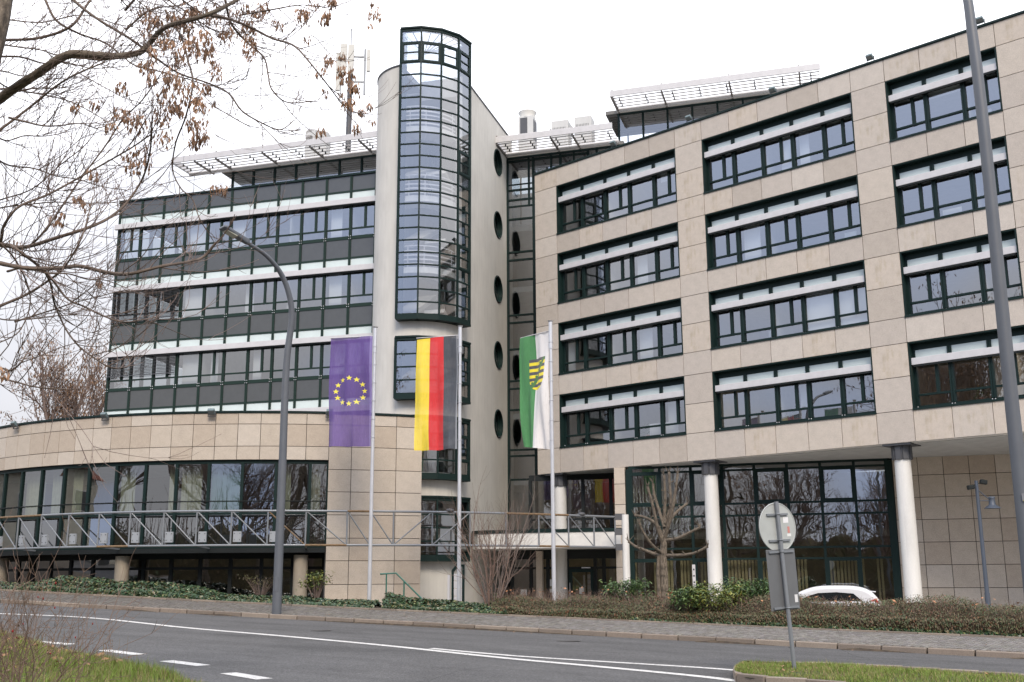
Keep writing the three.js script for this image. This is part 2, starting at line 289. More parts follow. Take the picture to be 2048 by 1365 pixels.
// cast-iron covers in the street
for (const [u, v, r, l] of [[1135, 1283, 0.32, 'round cast-iron manhole cover near the far kerb'], [640, 1262, 0.3, 'round cast-iron manhole cover beside the solid line, left']]) { const p = onRoad(u, v), o = thing('manhole_cover', l, 'manhole cover', [p.x, p.y + 0.003, p.z]); mesh('rim', new THREE.RingGeometry(r * 0.86, r, 28).rotateX(-Math.PI / 2).translate(0, 0.004, 0), std(lin(0.09, 0.085, 0.08), 0.6), o); mesh('lid', new THREE.CylinderGeometry(r * 0.85, r * 0.85, 0.012, 28), std(lin(0.06, 0.058, 0.055), 0.6, { bumpMap: rep(clothBump, 0.5), bumpScale: 0.006 }), o); }

// grass verge on the near side and the grass island, each with its blades
const turfEdge = [[-300, 1250], [-20, 1274], [45, 1290], [100, 1306], [168, 1323], [245, 1339], [340, 1363], [450, 1398], [590, 1456], [870, 1706]].map(([u, v]) => onRoad(u, v));
const edgeCurve = new THREE.CatmullRomCurve3(turfEdge, false, 'centripetal');
const vergePoint = (u, v) => { const e = edgeCurve.getPoint(u), dist = v * v * 16, x = e.x - 0.55 * dist, d = -e.z - 0.83 * dist; return V(x, roadY(x, d) + 0.02 + 0.08 * smooth(dist, 0, 0.35) + 0.2 * smooth(dist, 1, 10) + 0.05 * fbm(x, d, 2, 3), -d); };
structure('grass_verge', surface(vergePoint, 60, 40), M.turf, 'grass verge at the lower left corner', 'grass');
const isleFar = [[1474, 1345], [1480, 1334], [1500, 1329], [1655, 1331], [1800, 1338], [2048, 1354], [2400, 1376]].map(([u, v]) => onRoad(u, v, 0.1));
const isleNear = [[1474, 1345], [1478, 1352], [1505, 1357], [1636, 1366], [1780, 1381], [2048, 1412], [2400, 1460]].map(([u, v]) => onRoad(u, v, 0.1));
const isleA = new THREE.CatmullRomCurve3(isleFar, false, 'centripetal'), isleB = new THREE.CatmullRomCurve3(isleNear, false, 'centripetal');
const islePoint = (u, v) => { const p = isleA.getPoint(u).lerp(isleB.getPoint(u), v); p.y = roadY(p.x, -p.z) + 0.1 + 0.05 * Math.sin(Math.PI * v) * smooth(u, 0, 0.3); return p; };
{
  const isle = structure('traffic_island', surface(islePoint, 40, 10), M.turf, 'grass traffic island at the lower right', 'traffic island'); let n = 0;
  for (const c of [isleA, isleB]) {
    const L = c.getLength(), cnt = Math.floor(L / 0.62);
    for (let i = 0; i < cnt; i++) {
      const a = c.getPointAt(i / cnt), b = c.getPointAt((i + 1) / cnt), mid = a.clone().add(b).multiplyScalar(0.5);
      const m = mesh('kerb_stone', metric(new RoundedBoxGeometry(a.distanceTo(b) - 0.01, 0.26, 0.13, 1, 0.015), 1), M.kerb[(n++ * 5 + 2) % 4], isle); m.position.set(mid.x, mid.y - 0.085, mid.z); m.rotation.y = -Math.atan2(b.z - a.z, b.x - a.x);
    }
  }
}
function instanced(name, geo, mat, list, parent, label, category) {
  const im = new THREE.InstancedMesh(geo, mat, list.length), m4 = new THREE.Matrix4(), q = new THREE.Quaternion(), c = new THREE.Color();
  list.forEach((e, i) => { q.setFromEuler(new THREE.Euler(e.r[0], e.r[1], e.r[2], 'YXZ')); m4.compose(e.p, q, e.s); im.setMatrixAt(i, m4); im.setColorAt(i, c.setRGB(...e.c)); });
  im.name = parent ? name : numbered(name); im.userData = { kind: 'stuff' }; if (label) Object.assign(im.userData, { label, category }); im.castShadow = im.receiveShadow = true; (parent ?? scene).add(im); return im;
}
const white = std(lin(1, 1, 1), 0.85), leafMat = std(lin(1, 1, 1), 0.55, { side: THREE.DoubleSide }), grassMat = std(lin(1, 1, 1), 0.8, { side: THREE.DoubleSide });
const bladeGeo = (() => { const g = new THREE.BufferGeometry(); g.setAttribute('position', new THREE.Float32BufferAttribute([-0.5, 0, 0, 0.5, 0, 0, 0.36, 0.5, 0.06, -0.5, 0, 0, 0.36, 0.5, 0.06, -0.3, 0.5, 0.06, -0.3, 0.5, 0.06, 0.36, 0.5, 0.06, 0.1, 1, 0.3], 3)); g.setAttribute('uv', new THREE.Float32BufferAttribute(new Array(18).fill(0), 2)); g.computeVertexNormals(); return g; })();
function blades(n, fn, hmin, hmax) {
  const out = [];
  for (let i = 0; i < n; i++) {
    const p = fn(); if (!p) continue; const thick = fbm(p.x * 0.8, p.z * 0.8, 3, 3); if (thick < -0.22 && rnd() < 0.6) continue; const h = rr(hmin, hmax) * (1 + thick) * (rnd() < 0.06 ? 1.5 : 1), dry = rnd() < 0.26 - thick * 0.5, g = rr(0.75, 1.25);
    out.push({ p, r: [rr(-0.5, 0.5), rr(0, 6.28), rr(-0.3, 0.3)], s: V(rr(0.006, 0.011), h, h), c: dry ? [0.27 * g, 0.21 * g, 0.1 * g] : [0.15 * g, rr(0.185, 0.235) * g, 0.032 * g] });
  }
  return out;
}
reseed(5);
instanced('grass', bladeGeo, grassMat, blades(70000, () => vergePoint(rr(0.05, 0.75), Math.pow(rnd(), 0.8) * 0.75), 0.06, 0.17), null, 'fresh green grass blades on the near verge', 'grass');
instanced('grass', bladeGeo, grassMat, blades(30000, () => islePoint(Math.pow(rnd(), 0.8), rr(0.06, 0.94)), 0.03, 0.085), null, 'green grass blades on the traffic island', 'grass');
{ // tall dead grass round the berry bush
  const L = []; for (let i = 0; i < 5200; i++) { const p = vergePoint(rr(0.02, 0.42), 0.1 + Math.pow(rnd(), 0.7) * 0.75), cl = fbm(p.x * 1.1, p.z * 1.1, 6, 2); if (cl < 0.0) continue; const h = rr(0.14, 0.42) * (0.6 + cl * 1.6), g = rr(0.7, 1.3); L.push({ p, r: [rr(-0.7, 0.7), rr(0, 6.28), rr(-0.5, 0.5)], s: V(rr(0.005, 0.009), h, h), c: [0.27 * g, 0.2 * g, 0.115 * g] }); }
  instanced('dead_grass', bladeGeo, grassMat, L, null, 'tufts of tall dead straw-coloured grass at the lower left', 'grass');
}
// fallen brown leaves on verge, island and gutter
const leafShape = (w, bend = 0.25) => { const g = new THREE.BufferGeometry(); g.setAttribute('position', new THREE.Float32BufferAttribute([0, 0, 0, w * 0.5, bend * 0.2, 0.45, 0, 0, 1, 0, 0, 0, 0, 0, 1, -w * 0.5, bend * 0.2, 0.45], 3)); g.setAttribute('uv', new THREE.Float32BufferAttribute(new Array(12).fill(0), 2)); g.computeVertexNormals(); return g; };
{
  const L = [];
  for (let i = 0; i < 620; i++) { const p = vergePoint(rr(0.1, 0.6), rnd() * 0.6); p.y += rr(0.03, 0.1); const s = rr(0.07, 0.14), g = rr(0.7, 1.2); L.push({ p, r: [rr(-0.6, 0.6), rr(0, 6.28), rr(-0.6, 0.6)], s: V(s, s, s), c: [0.3 * g, 0.15 * g, 0.06 * g] }); }
  for (let i = 0; i < 40; i++) { const p = islePoint(rnd(), rr(0.1, 0.9)); p.y += 0.05; const s = rr(0.05, 0.09), g = rr(0.7, 1.2); L.push({ p, r: [rr(-0.5, 0.5), rr(0, 6.28), rr(-0.5, 0.5)], s: V(s, s, s), c: [0.3 * g, 0.17 * g, 0.08 * g] }); }
  for (let i = 0; i < 130; i++) { const x = rr(-20, 13), o = rnd() < 0.4 ? -rr(0.05, 0.6) : rr(0.3, 3.2), d = kerbD(x) + o, s = rr(0.03, 0.07), g = rr(0.7, 1.2); L.push({ p: V(x, (o < 0 ? roadY(x, d) : walkY(x, d)) + 0.012, -d), r: [rr(-0.3, 0.3), rr(0, 6.28), rr(-0.3, 0.3)], s: V(s, s, s), c: [0.26 * g, 0.15 * g, 0.07 * g] }); }
  for (let i = 0; i < 120; i++) { const x = rr(-0.5, 15), d = backD(x) + rr(0.2, 2.4), s = rr(0.06, 0.12), g = rr(0.8, 1.3); L.push({ p: V(x, bedY(x, d) + 0.72 + rr(-0.05, 0.14), -d), r: [rr(-0.7, 0.7), rr(0, 6.28), rr(-0.7, 0.7)], s: V(s, s, s), c: [0.36 * g, 0.17 * g, 0.08 * g] }); }
  instanced('fallen_leaves', leafShape(0.7), leafMat, L, null, 'scattered dry brown leaves on grass, hedge, street and pavement', 'leaves');
}
// ---------------------------------------------------------------- stone-clad office wing on the right
const cache = {};
const cached = (k, f) => (cache[k] ??= f());
const boxGeo = (w, h, d, s = 1.3) => cached(['b', w.toFixed(3), h.toFixed(3), d.toFixed(3), s].join(), () => metric(new THREE.BoxGeometry(w, h, d), s));
const slabGeo = (w, h, d) => cached(['r', w.toFixed(3), h.toFixed(3), d].join(), () => metric(new RoundedBoxGeometry(w, h, d, 1, 0.004), 1.3));
function put(name, geo, mat, parent, x, y, z, ry = 0) { const m = mesh(name, geo, mat, parent); m.position.set(x, y, z); m.rotation.y = ry; return m; }
const JOINT = 0.021;
function panel(parent, mats, x0, x1, y0, y1, z = 0, name = 'stone_panel', gap = JOINT) { return put(name, slabGeo(x1 - x0 - gap, y1 - y0 - gap, 0.04), mats[Math.floor(rnd() * mats.length)], parent, (x0 + x1) / 2, (y0 + y1) / 2, z - 0.02 + rr(-0.003, 0.003)); }
const paneGeo = (w, h) => cached(['p', w.toFixed(3), h.toFixed(3)].join(), () => { const g = new THREE.PlaneGeometry(w, h); const uv = g.attributes.uv; for (let i = 0; i < uv.count; i++) uv.setXY(i, uv.getX(i) * w, uv.getY(i) * h); return g; });
function pane(parent, x0, x1, y0, y1, z, mat = M.glass, name = 'pane') {
  const m = put(name, paneGeo(x1 - x0, y1 - y0), mat, parent, (x0 + x1) / 2, (y0 + y1) / 2, z); m.rotation.set(rr(-0.004, 0.004), rr(-0.005, 0.005), 0); return m; // panes never sit perfectly true
}
const ANG_R = 0.7378, ANG_L = 0.2888, MOD = 1.3656;
const RW = thing('stone_office_wing', 'beige stone-clad office wing with dark green ribbon windows on the right', 'building', [2.165, 0, -49], -ANG_R);
const TOPS = [20.17, 16.77, 13.37, 9.97], WH = 2.45, SOFFIT = 6.38, PARA = 21.07;
const runs = [[0, 5], [6, 11], [12, 15], [16, 19]];
reseed(11);
const isWin = (m) => runs.some(([a, b]) => m >= a && m < b);
for (let m = -1; m < 20; m++) {
  const x0 = m * MOD, x1 = x0 + MOD;
  panel(RW, M.stone, x0, x1, TOPS[0], PARA);
  TOPS.forEach((t, k) => {
    const b = t - WH; panel(RW, M.stone, x0, x1, k < 3 ? TOPS[k + 1] : SOFFIT, b);
    if (!isWin(m)) { panel(RW, M.stone, x0, x1, b, b + WH / 2); panel(RW, M.stone, x0, x1, b + WH / 2, t); }
  });
}
const RL = -MOD, RR = 20 * MOD;
{ // concrete behind the cladding, floors, ceilings, inner walls
  const g = [bx(RL, RR, TOPS[0], PARA, -0.36, -0.05)];
  TOPS.forEach((t, k) => { g.push(bx(RL, RR, (k < 3 ? TOPS[k + 1] : SOFFIT + 0.02), t - WH, -0.36, -0.05)); [[-1, 0], [5, 6], [11, 12], [15, 16], [19, 20]].forEach(([a, b]) => g.push(bx(a * MOD + (a < 0 ? 0 : 0.003), b * MOD - 0.003, t - WH, t, -0.36, -0.05))); });
  mesh('wall_core', g, M.backing, RW);
  const core = [];
  TOPS.forEach((t) => core.push(bx(RL, RR, t - 3.62, t - 3.3, -9, -0.37)));
  core.push(bx(RL, RR, 20.35, 20.75, -9, -0.37));
  const fl = mesh('floor_slab', core.map((q) => metric(q, 1)), M.room, RW); fl.userData.label = 'pale floor and ceiling slabs seen through the windows';
  mesh('inner_wall', [bx(RL, RR, 6.5, 20.35, -7.3, -7.1), ...[-0.5, 2, 5.5, 8, 10.98, 14.0, 15.5, 18].map((m) => bx(m * MOD - 0.06, m * MOD + 0.06, 6.7, 20.35, -7.1, -0.42)), bx(RL, RL + 0.2, 6.4, 21, -9, -0.37), bx(RR - 0.2, RR, 6.4, 21, -9, -0.37), bx(RL, RR, 6.4, 20.4, -9.2, -9)].map((q) => metric(q, 1)), M.room, RW);
  mesh('soffit', metric(bx(RL + 0.02, RR, SOFFIT - 0.005, SOFFIT + 0.06, -9, -0.045), 1), M.whitePaint, RW);
  mesh('coping', [bx(RL - 0.05, RR + 0.05, PARA + 0.005, PARA + 0.09, -0.5, 0.05), bx(6 * MOD, 14.2 * MOD, PARA + 0.09, PARA + 0.24, -1.2, -0.75)], M.green, RW);
}
const bolt = new THREE.SphereGeometry(0.024, 6, 5);
function ribbonWindow(n) {
  const w = new THREE.Group(), W = n * MOD, zf = -0.3; w.name = 'ribbon_window';
  const fr = [bx(0.002, 0.05, -WH + 0.002, -0.002, zf, -0.01), bx(W - 0.05, W - 0.002, -WH + 0.002, -0.002, zf, -0.01), bx(0.05, W - 0.05, -0.04, -0.002, zf, -0.012), bx(0.002, W - 0.002, -WH - 0.03, -WH + 0.05, zf, 0.035),
    bx(0.002, 0.14, -WH + 0.05, -0.002, zf - 0.08, zf - 0.002), bx(W - 0.14, W - 0.002, -WH + 0.05, -0.002, zf - 0.08, zf - 0.002), bx(0.14, W - 0.14, -0.27, -0.04, zf - 0.07, zf - 0.004), bx(0.14, W - 0.14, -WH + 0.05, -WH + 0.15, zf - 0.07, zf + 0.01), bx(0.14, W - 0.14, -0.79, -0.7, zf - 0.07, zf - 0.003)];
  const b = [];
  for (let i = 0; i < n; i++) {
    const x0 = i * MOD + (i ? 0.075 : 0.14), x1 = (i + 1) * MOD - (i < n - 1 ? 0.075 : 0.14), barred = i % 2 === 0;
    if (i) { fr.push(bx(i * MOD - 0.075, i * MOD - 0.008, -WH + 0.15, -0.27, zf - 0.08, zf + 0.05), bx(i * MOD + 0.008, i * MOD + 0.075, -WH + 0.15, -0.27, zf - 0.08, zf + 0.05), bx(i * MOD - 0.008, i * MOD + 0.008, -WH + 0.15, -0.27, zf - 0.08, zf + 0.03)); for (const s of [-0.05, 0.05]) b.push(bolt.clone().translate(i * MOD + s, -WH + 0.1, zf + 0.06)); } else b.push(bolt.clone().translate(0.1, -WH + 0.1, zf + 0.05));
    fr.push(bx(x0, x1, -1.95, -1.875, zf - 0.06, zf + 0.012));
    mesh('light_panel', boxGeo(x1 - x0, 0.46, 0.02), M.mint, w).position.set((x0 + x1) / 2, -0.475, zf - 0.02);
    if (barred) {
      const xb = x0 + (x1 - x0) * 0.62; fr.push(bx(xb - 0.055, xb + 0.055, -1.9, -0.79, zf - 0.06, zf + 0.02), bx(xb - 0.05, xb + 0.05, -1.95, -1.9, zf + 0.012, zf + 0.03));
      pane(w, x0, xb - 0.05, -1.88, -0.78, zf - 0.045); pane(w, xb + 0.05, x1, -1.88, -0.78, zf - 0.045);
    } else pane(w, x0, x1, -1.88, -0.78, zf - 0.045);
    pane(w, x0, x1, -WH + 0.14, -1.94, zf - 0.045);
  }
  mesh('frame', fr, M.green, w); mesh('bracket', b, M.alu, w);
  mesh('sunshade_box', metric(new RoundedBoxGeometry(W - 0.12, 0.255, 0.1, 2, 0.012).translate(W / 2 + 0.0, -0.705, -0.125), 1), M.white, w);
  mesh('blind_stack', [bx(0.12, W - 0.12, -0.9, -0.838, -0.18, -0.09)], M.dark, w);
  return w;
}
reseed(21);
{
  for (const [a, b] of runs) TOPS.forEach((t) => { const w = ribbonWindow(b - a); w.position.set(a * MOD, t, 0); RW.add(w); });
  // drawn white roller blinds behind two lights, half-drawn ones elsewhere
  for (const [m, k, y0] of [[9, 2, -2.3], [10, 2, -2.3], [8.55, 0, -2.3], [4.2, 0, -1.2], [13, 0, -1.05], [2.55, 1, -1.0]]) { const z = put('roller_blind', boxGeo(MOD * (m % 1 ? 0.35 : 0.98), -0.3 - y0, 0.01), M.blind, RW, (m + (m % 1 ? 0.17 : 0.5)) * MOD, TOPS[k] + (y0 - 0.3) / 2, -0.46); z.userData.label = 'white roller blind behind the glass'; }
}
// pale curtains and shelf ends standing close behind the glass here and there
for (const [m, k, w, y0, y1] of [[9.12, 0, 0.3, -2.3, -0.8], [7.1, 1, 0.55, -2.3, -0.8], [0.1, 2, 0.3, -2.3, -0.8], [3.1, 2, 0.5, -2.3, -0.8], [4.1, 3, 0.35, -2.3, -0.8], [3.1, 1, 0.4, -2.3, -0.8], [3.35, 3, 0.8, -2.3, -1.75], [8.6, 3, 0.24, -1.9, -0.8], [13.1, 1, 0.5, -2.3, -2.0], [14.2, 0, 0.4, -2.3, -2.02], [7.7, 2, 0.3, -2.3, -1.95], [10.3, 1, 0.35, -2.3, -2.0]]) put('curtain', boxGeo(MOD * w, y1 - y0, 0.03), M.blind, RW, (m + w / 2) * MOD, TOPS[k] + (y0 + y1) / 2, -0.55 - 0.2 * (m % 1));
// round columns under the overhang
for (const s of [-0.45, 7.6, 15.65]) {
  const c = new THREE.Group(); c.name = 'column'; c.position.set(s, 0, -0.5); RW.add(c);
  mesh('shaft', new THREE.CylinderGeometry(0.285, 0.3, 5.9, 28).translate(0, 2.86, 0), M.whitePaint, c);
  const oct = []; for (let i = 0; i < 8; i++) oct.push(bx(-0.1, 0.1, 5.82, 6.3, 0.26, 0.35).rotateY((i / 8) * 2 * Math.PI));
  mesh('capital', [new THREE.CylinderGeometry(0.36, 0.33, 0.5, 8).translate(0, 6.06, 0), ...oct, bx(-0.52, 0.52, 6.31, 6.372, -0.5, 0.45)], M.darkGrey, c);
}
// potted plants on the window sills of the lowest office floor
[[1.75, 0.55, 'leafy potted plant behind the lowest office window, second pane from the link'], [3.2, 0.5, 'potted plant in the middle of the lowest window beside the link'], [8.4, 0.4, 'potted plant behind the lowest window above the middle column'], [13.6, 0.45, 'potted plant behind the lowest window near the thick lamp pole']].forEach(([m, h, l], i) => {
  const c = Math.cos(ANG_R), s = Math.sin(ANG_R), x = m * MOD, z = -0.75, o = thing('potted_plant', l, 'plant', [2.165 + c * x - s * z, TOPS[3] - WH + 0.02, -49 + s * x + c * z], -ANG_R); reseed(200 + i); const L = [];
  for (let k = 0; k < 110; k++) { const a = rr(0, 6.28), t = rnd(), r = 0.32 * t * rr(0.5, 1), q = rr(0.7, 1.3), e = rr(0.12, 0.24); L.push({ p: V(Math.cos(a) * r, 0.22 + h * (1.2 - t) * rr(0.6, 1), Math.sin(a) * r * 0.6), r: [rr(-0.4, 1), rr(0, 6.28), rr(-0.5, 0.5)], s: V(e, e, e), c: [0.06 * q, 0.12 * q, 0.035 * q] }); }
  instanced('foliage', leafShape(0.3, 0.4), leafMat, L, o); mesh('pot', new THREE.CylinderGeometry(0.13, 0.1, 0.24, 14).translate(0, 0.12, 0), std(lin(0.35, 0.14, 0.08), 0.8), o); mesh('sill_board', bx(-0.4, 0.4, -0.04, -0.003, -0.2, 0.3), M.white, o);
});
// ceiling lamps that are switched on on the lowest office floor
for (const [m, z] of [[7.1, -2.3], [12.8, -2.2], [14.6, -2.6]]) {
  put('ceiling_lamp', boxGeo(1.2, 0.05, 0.3), std(lin(0.8, 0.8, 0.78), 0.6, { emissive: lin(1, 0.86, 0.66), emissiveIntensity: 3.0 }), RW, m * MOD, TOPS[3] - 0.29, z).userData.label = 'lit rectangular ceiling lamp in an office';
  const l = new THREE.RectAreaLight(0xffe0b8, 6, 1.2, 0.3); l.position.set(m * MOD, TOPS[3] - 0.33, z); l.rotation.x = -Math.PI / 2; RW.add(l);
}

// ---------------------------------------------------------------- recessed ground storey: glazed front, stone pier and stone wall
const GW = thing('ground_floor_front', 'tall dark-framed glass front with stone wall recessed under the stone wing', 'building', [5.0, 0, -46.4], -0.3);
reseed(31);
{
  const m = 1.32, n = 8, bars = [0.06, 2.44, 2.88, 4.2, 4.69, 6.08, 6.32], W = n * m, fr = [bx(-0.02, W + 0.05, 6.26, 6.37, -0.12, 0.05), bx(-0.02, W + 0.05, -0.1, 0.06, -0.12, 0.03)];
  for (let i = 0; i <= n; i++) { const t = i === n || i === 0 ? 0.14 : 0.055; fr.push(bx(i * m - t, i * m + t, 0.06, 6.26, -0.1, 0.06)); }
  for (const y of bars.slice(1, 6)) fr.push(bx(0.1, W - 0.1, y - 0.04, y + 0.04, -0.09, 0.045));
  for (let i = 0; i < n; i++) {
    const x0 = i * m + 0.055, x1 = (i + 1) * m - 0.055;
    bars.slice(0, 6).forEach((y, k) => pane(GW, x0, x1, y + (k ? 0.04 : 0), bars[k + 1] - 0.04, -0.03, M.glassWavy));
    if (i % 2 === 0) for (const [y0, y1] of [[4.73, 6.04], [0.06, 2.4]]) fr.push(bx(x0, x0 + 0.08, y0, y1, -0.08, 0.055), bx(x1 - 0.08, x1, y0, y1, -0.08, 0.055), bx(x0 + 0.08, x1 - 0.08, y0, y0 + 0.09, -0.08, 0.055), bx(x0 + 0.08, x1 - 0.08, y1 - 0.07, y1, -0.08, 0.055));
  }
  mesh('glazing_frame', fr, M.green, GW);
  const sl = []; for (let x = 0.1; x < W - 0.05; x += 0.14) if (fbm(x * 1.3, 0.5, 0, 2) > -0.06) sl.push(new THREE.BoxGeometry(0.115, 2.3, 0.006).rotateY(rr(0.5, 0.9)).translate(x, 1.27, -0.4));
  mesh('vertical_blind', sl, std(lin(0.62, 0.52, 0.3), 0.9), GW).userData = { kind: 'stuff', label: 'beige vertical slat blinds behind the lower glass' };
  const s2 = []; for (let x = 0.1; x < 3.0; x += 0.14) s2.push(new THREE.BoxGeometry(0.11, 2.5, 0.006).rotateY(rr(0.6, 1.1)).translate(x, 4.95, -0.4));
  mesh('vertical_blind', s2, std(lin(0.4, 0.4, 0.33), 0.9), GW).userData = { kind: 'stuff' };
  mesh('room_shell', [bx(-0.05, 22, -0.12, 0.0, -6, -0.13), bx(-0.05, 10.55, 3.3, 3.6, -6, -0.6), bx(-0.05, 22, 0, 6.37, -6.2, -6.0), bx(10.62, 10.8, 0, 6.37, -6, -0.3), bx(-0.1, 0.0, 0, 6.37, -6, -0.2)].map((g) => metric(g, 1)), std(lin(0.3, 0.27, 0.22), 0.9, { map: rep(plasterTex, 0.5) }), GW);
  // stone wall to the right of the glass
  const ys = []; for (let y = 6.36, k = 0; y > 0; k++, y -= k === 1 ? 0.72 : 0.875) ys.push(y);
  for (let k = 0; k < ys.length; k++) { const y1 = ys[k], y0 = ys[k + 1] ?? -0.3; for (let i = 0; i < 11; i++) { const x0 = 10.72 + i * 0.95; panel(GW, M.stonePodium, x0, x0 + 0.95, y0, y1, 0); } }
  mesh('wall_core', bx(10.71, 21.2, -0.4, 6.37, -0.29, -0.05), M.backing, GW);
  // slim stone pier on the left
  for (let k = 0; k < ys.length; k++) { const y1 = ys[k], y0 = ys[k + 1] ?? -0.3; put('stone_panel', slabGeo(0.46, y1 - y0 - JOINT, 0.5), M.stonePodium[k % 5], GW, -0.4, (y0 + y1) / 2, -0.15); }
}

// ---------------------------------------------------------------- glazed office wing on the left
const LW = thing('glazed_office_wing', 'grey and green curtain-walled office wing on the left', 'building', [-20.47, 0, -53.55], -ANG_L);
const LM = 1.32, LN = 12, LWID = LM * LN, BT = [19.83, 16.43, 13.03, 9.63], LTOP = 21.05;
reseed(41);
{
  for (let i = 0; i <= LN; i++) mesh('mullion', cached('lmull', () => join([bx(-0.06, -0.006, 8.4, LTOP, -0.1, 0.06), bx(0.006, 0.06, 8.4, LTOP, -0.1, 0.06), bx(-0.006, 0.006, 8.4, LTOP, -0.1, 0.035)])), M.greenLight, LW).position.x = i * LM;
  BT.forEach((b, k) => {
    const rails = [bx(0.06, LWID, b + 0.37, b + 0.46, -0.06, 0.04)], bolts = [];
    if (k < 3) rails.push(bx(0.06, LWID, b - 2.04, b - 1.88, -0.06, 0.045));
    for (let i = 0; i < LN; i++) {
      const x0 = i * LM + 0.06, x1 = (i + 1) * LM - 0.06, y1 = k ? b + 1.36 : LTOP;
      put('spandrel_panel', slabGeo(x1 - x0, y1 - b - 0.46, 0.03), M.greyPanel, LW, (x0 + x1) / 2, (y1 + b + 0.46) / 2, 0.0).rotation.set(rr(-0.004, 0.004), rr(-0.004, 0.004), 0);
      const w = new THREE.Group(); w.name = 'window'; w.position.set(x0, b, 0); LW.add(w); const W = x1 - x0;
      mesh('light_panel', boxGeo(W, 0.5, 0.02), M.mint, w).position.set(W / 2, 0.12, 0);
      if (k === 3) continue;
      const fr = [bx(0, W, -1.53, -1.46, -0.05, 0.03)]; mesh('head_rail', cached('lhead', () => bx(0, W, -0.16, -0.1, -0.05, 0.03)), M.greenLight, w);
      if (i % 2 === 0) { fr.push(bx(W * 0.6 - 0.055, W * 0.6 + 0.055, -1.46, -0.16, -0.05, 0.04)); pane(w, 0, W * 0.6 - 0.05, -1.47, -0.15, -0.01); pane(w, W * 0.6 + 0.05, W, -1.47, -0.15, -0.01); } else pane(w, 0, W, -1.47, -0.15, -0.01);
      pane(w, 0, W, -1.885, -1.52, -0.01);
      mesh('frame', fr, M.greenLight, w);
      for (const s of [-0.05, 0.05]) for (const q of [0, -0.12]) bolts.push(bolt.clone().translate(i * LM + s, b - 1.9 + q, 0.08));
    }
    mesh('rail', rails, M.greenLight, LW); if (bolts.length) mesh('bracket', bolts, M.alu, LW);
    mesh('sunshade_box', metric(new RoundedBoxGeometry(LWID + 0.1, 0.27, 0.16, 2, 0.012).translate(LWID / 2 - 0.1, b - 0.165, 0.17), 1), M.white, LW);
    mesh('blind_stack', bx(0.08, LWID, b - 0.36, b - 0.302, 0.1, 0.19), M.dark, LW);
    const drop = [0, 1.45, 0.95, 0][k];
    if (drop) for (let i = 0; i < 3; i++) { const sl = []; for (let y = 0.36; y < drop + 0.3; y += 0.075) sl.push(new THREE.BoxGeometry(LM - 0.07, 0.006, 0.075).rotateX(0.5).translate(0, -y, 0)); sl.push(new THREE.BoxGeometry(LM - 0.07, 0.04, 0.06).translate(0, -drop - 0.34, 0)); const v = put('venetian_blind', join(sl), M.darkGrey, LW, (i + 0.5) * LM, b, 0.17); v.userData = { kind: 'stuff', label: 'lowered dark outside venetian blind' }; }
  });
  mesh('coping', bx(-0.08, LWID, LTOP + 0.004, LTOP + 0.1, -0.5, 0.1), M.green, LW);
  mesh('lower_wall', [bx(0.06, LWID, 7.0, 8.4, -0.3, 0.03), bx(0.08, LWID, 8.4, 9.36, -0.3, -0.02)], M.green, LW);
  const fl = []; for (const b of [...BT.map((q) => q - 2.95), LTOP - 0.7]) fl.push(bx(0.15, LWID, b + 0.02, b + 0.35, -10, -0.08)); fl.push(bx(0.15, LWID, BT[0] + 0.5, BT[0] + 0.7, -10, -0.07));
  mesh('floor_slab', fl.map((g) => metric(g, 1)), M.room, LW);
  mesh('inner_wall', [bx(4 * LM, LWID, 7, 20.4, -6.2, -6.05), ...[4.0, 7.5, 10].map((q) => bx(q * LM - 0.05, q * LM + 0.05, 7, 20.4, -6.05, -0.12)), bx(0.15, LWID, 7, 20.9, -10.2, -10)].map((g) => metric(g, 1)), M.room, LW);
  // end wall towards the left: same rhythm, glazed too
  for (let j = 0; j < 4; j++) BT.slice(0, 3).forEach((b, k) => {
    const z = -0.3 - j * 2.4 - 1.2; const p = pane(LW, -1.12, 1.12, b - 1.88, b + 0.3, 0, M.glass, 'side_pane'); p.rotation.set(0, -Math.PI / 2, 0); p.position.set(0.02, p.position.y, z);
    put('spandrel_panel', boxGeo(0.04, k ? 1.1 : 0.8, 2.3), M.greyPanel, LW, 0, b + (k ? 0.9 : 0.78), z);
  });
  mesh('side_frame', [...[0, 1, 2, 3, 4].map((j) => bx(-0.05, 0.06, 7, LTOP, -0.42 - j * 2.4, -0.2 - j * 2.4)), bx(-0.04, 0.05, 7, 11.1, -10, -0.3)], M.greenLight, LW);
  for (const [m, k, w] of [[3.1, 0, 0.75], [5.0, 0, 0.5], [9.1, 0, 0.45], [3.05, 1, 0.8], [5.6, 1, 0.35], [9.1, 1, 0.5], [3.1, 2, 0.75], [6.1, 2, 0.35], [9.4, 2, 0.45], [4.3, 2, 0.3]]) put('curtain', boxGeo(LM * w, 1.65, 0.03), M.blind, LW, (m + w / 2) * LM, BT[k] - 1.02, -0.3 - 0.2 * (m % 1));
  // round white column and a few desk things near the corner rooms
  for (const [x, z] of [[3.2, -3], [9, -3], [13, -3]]) mesh('inner_column', new THREE.CylinderGeometry(0.2, 0.2, 13.5, 16).translate(x, 13.8, z), M.whitePaint, LW);
}
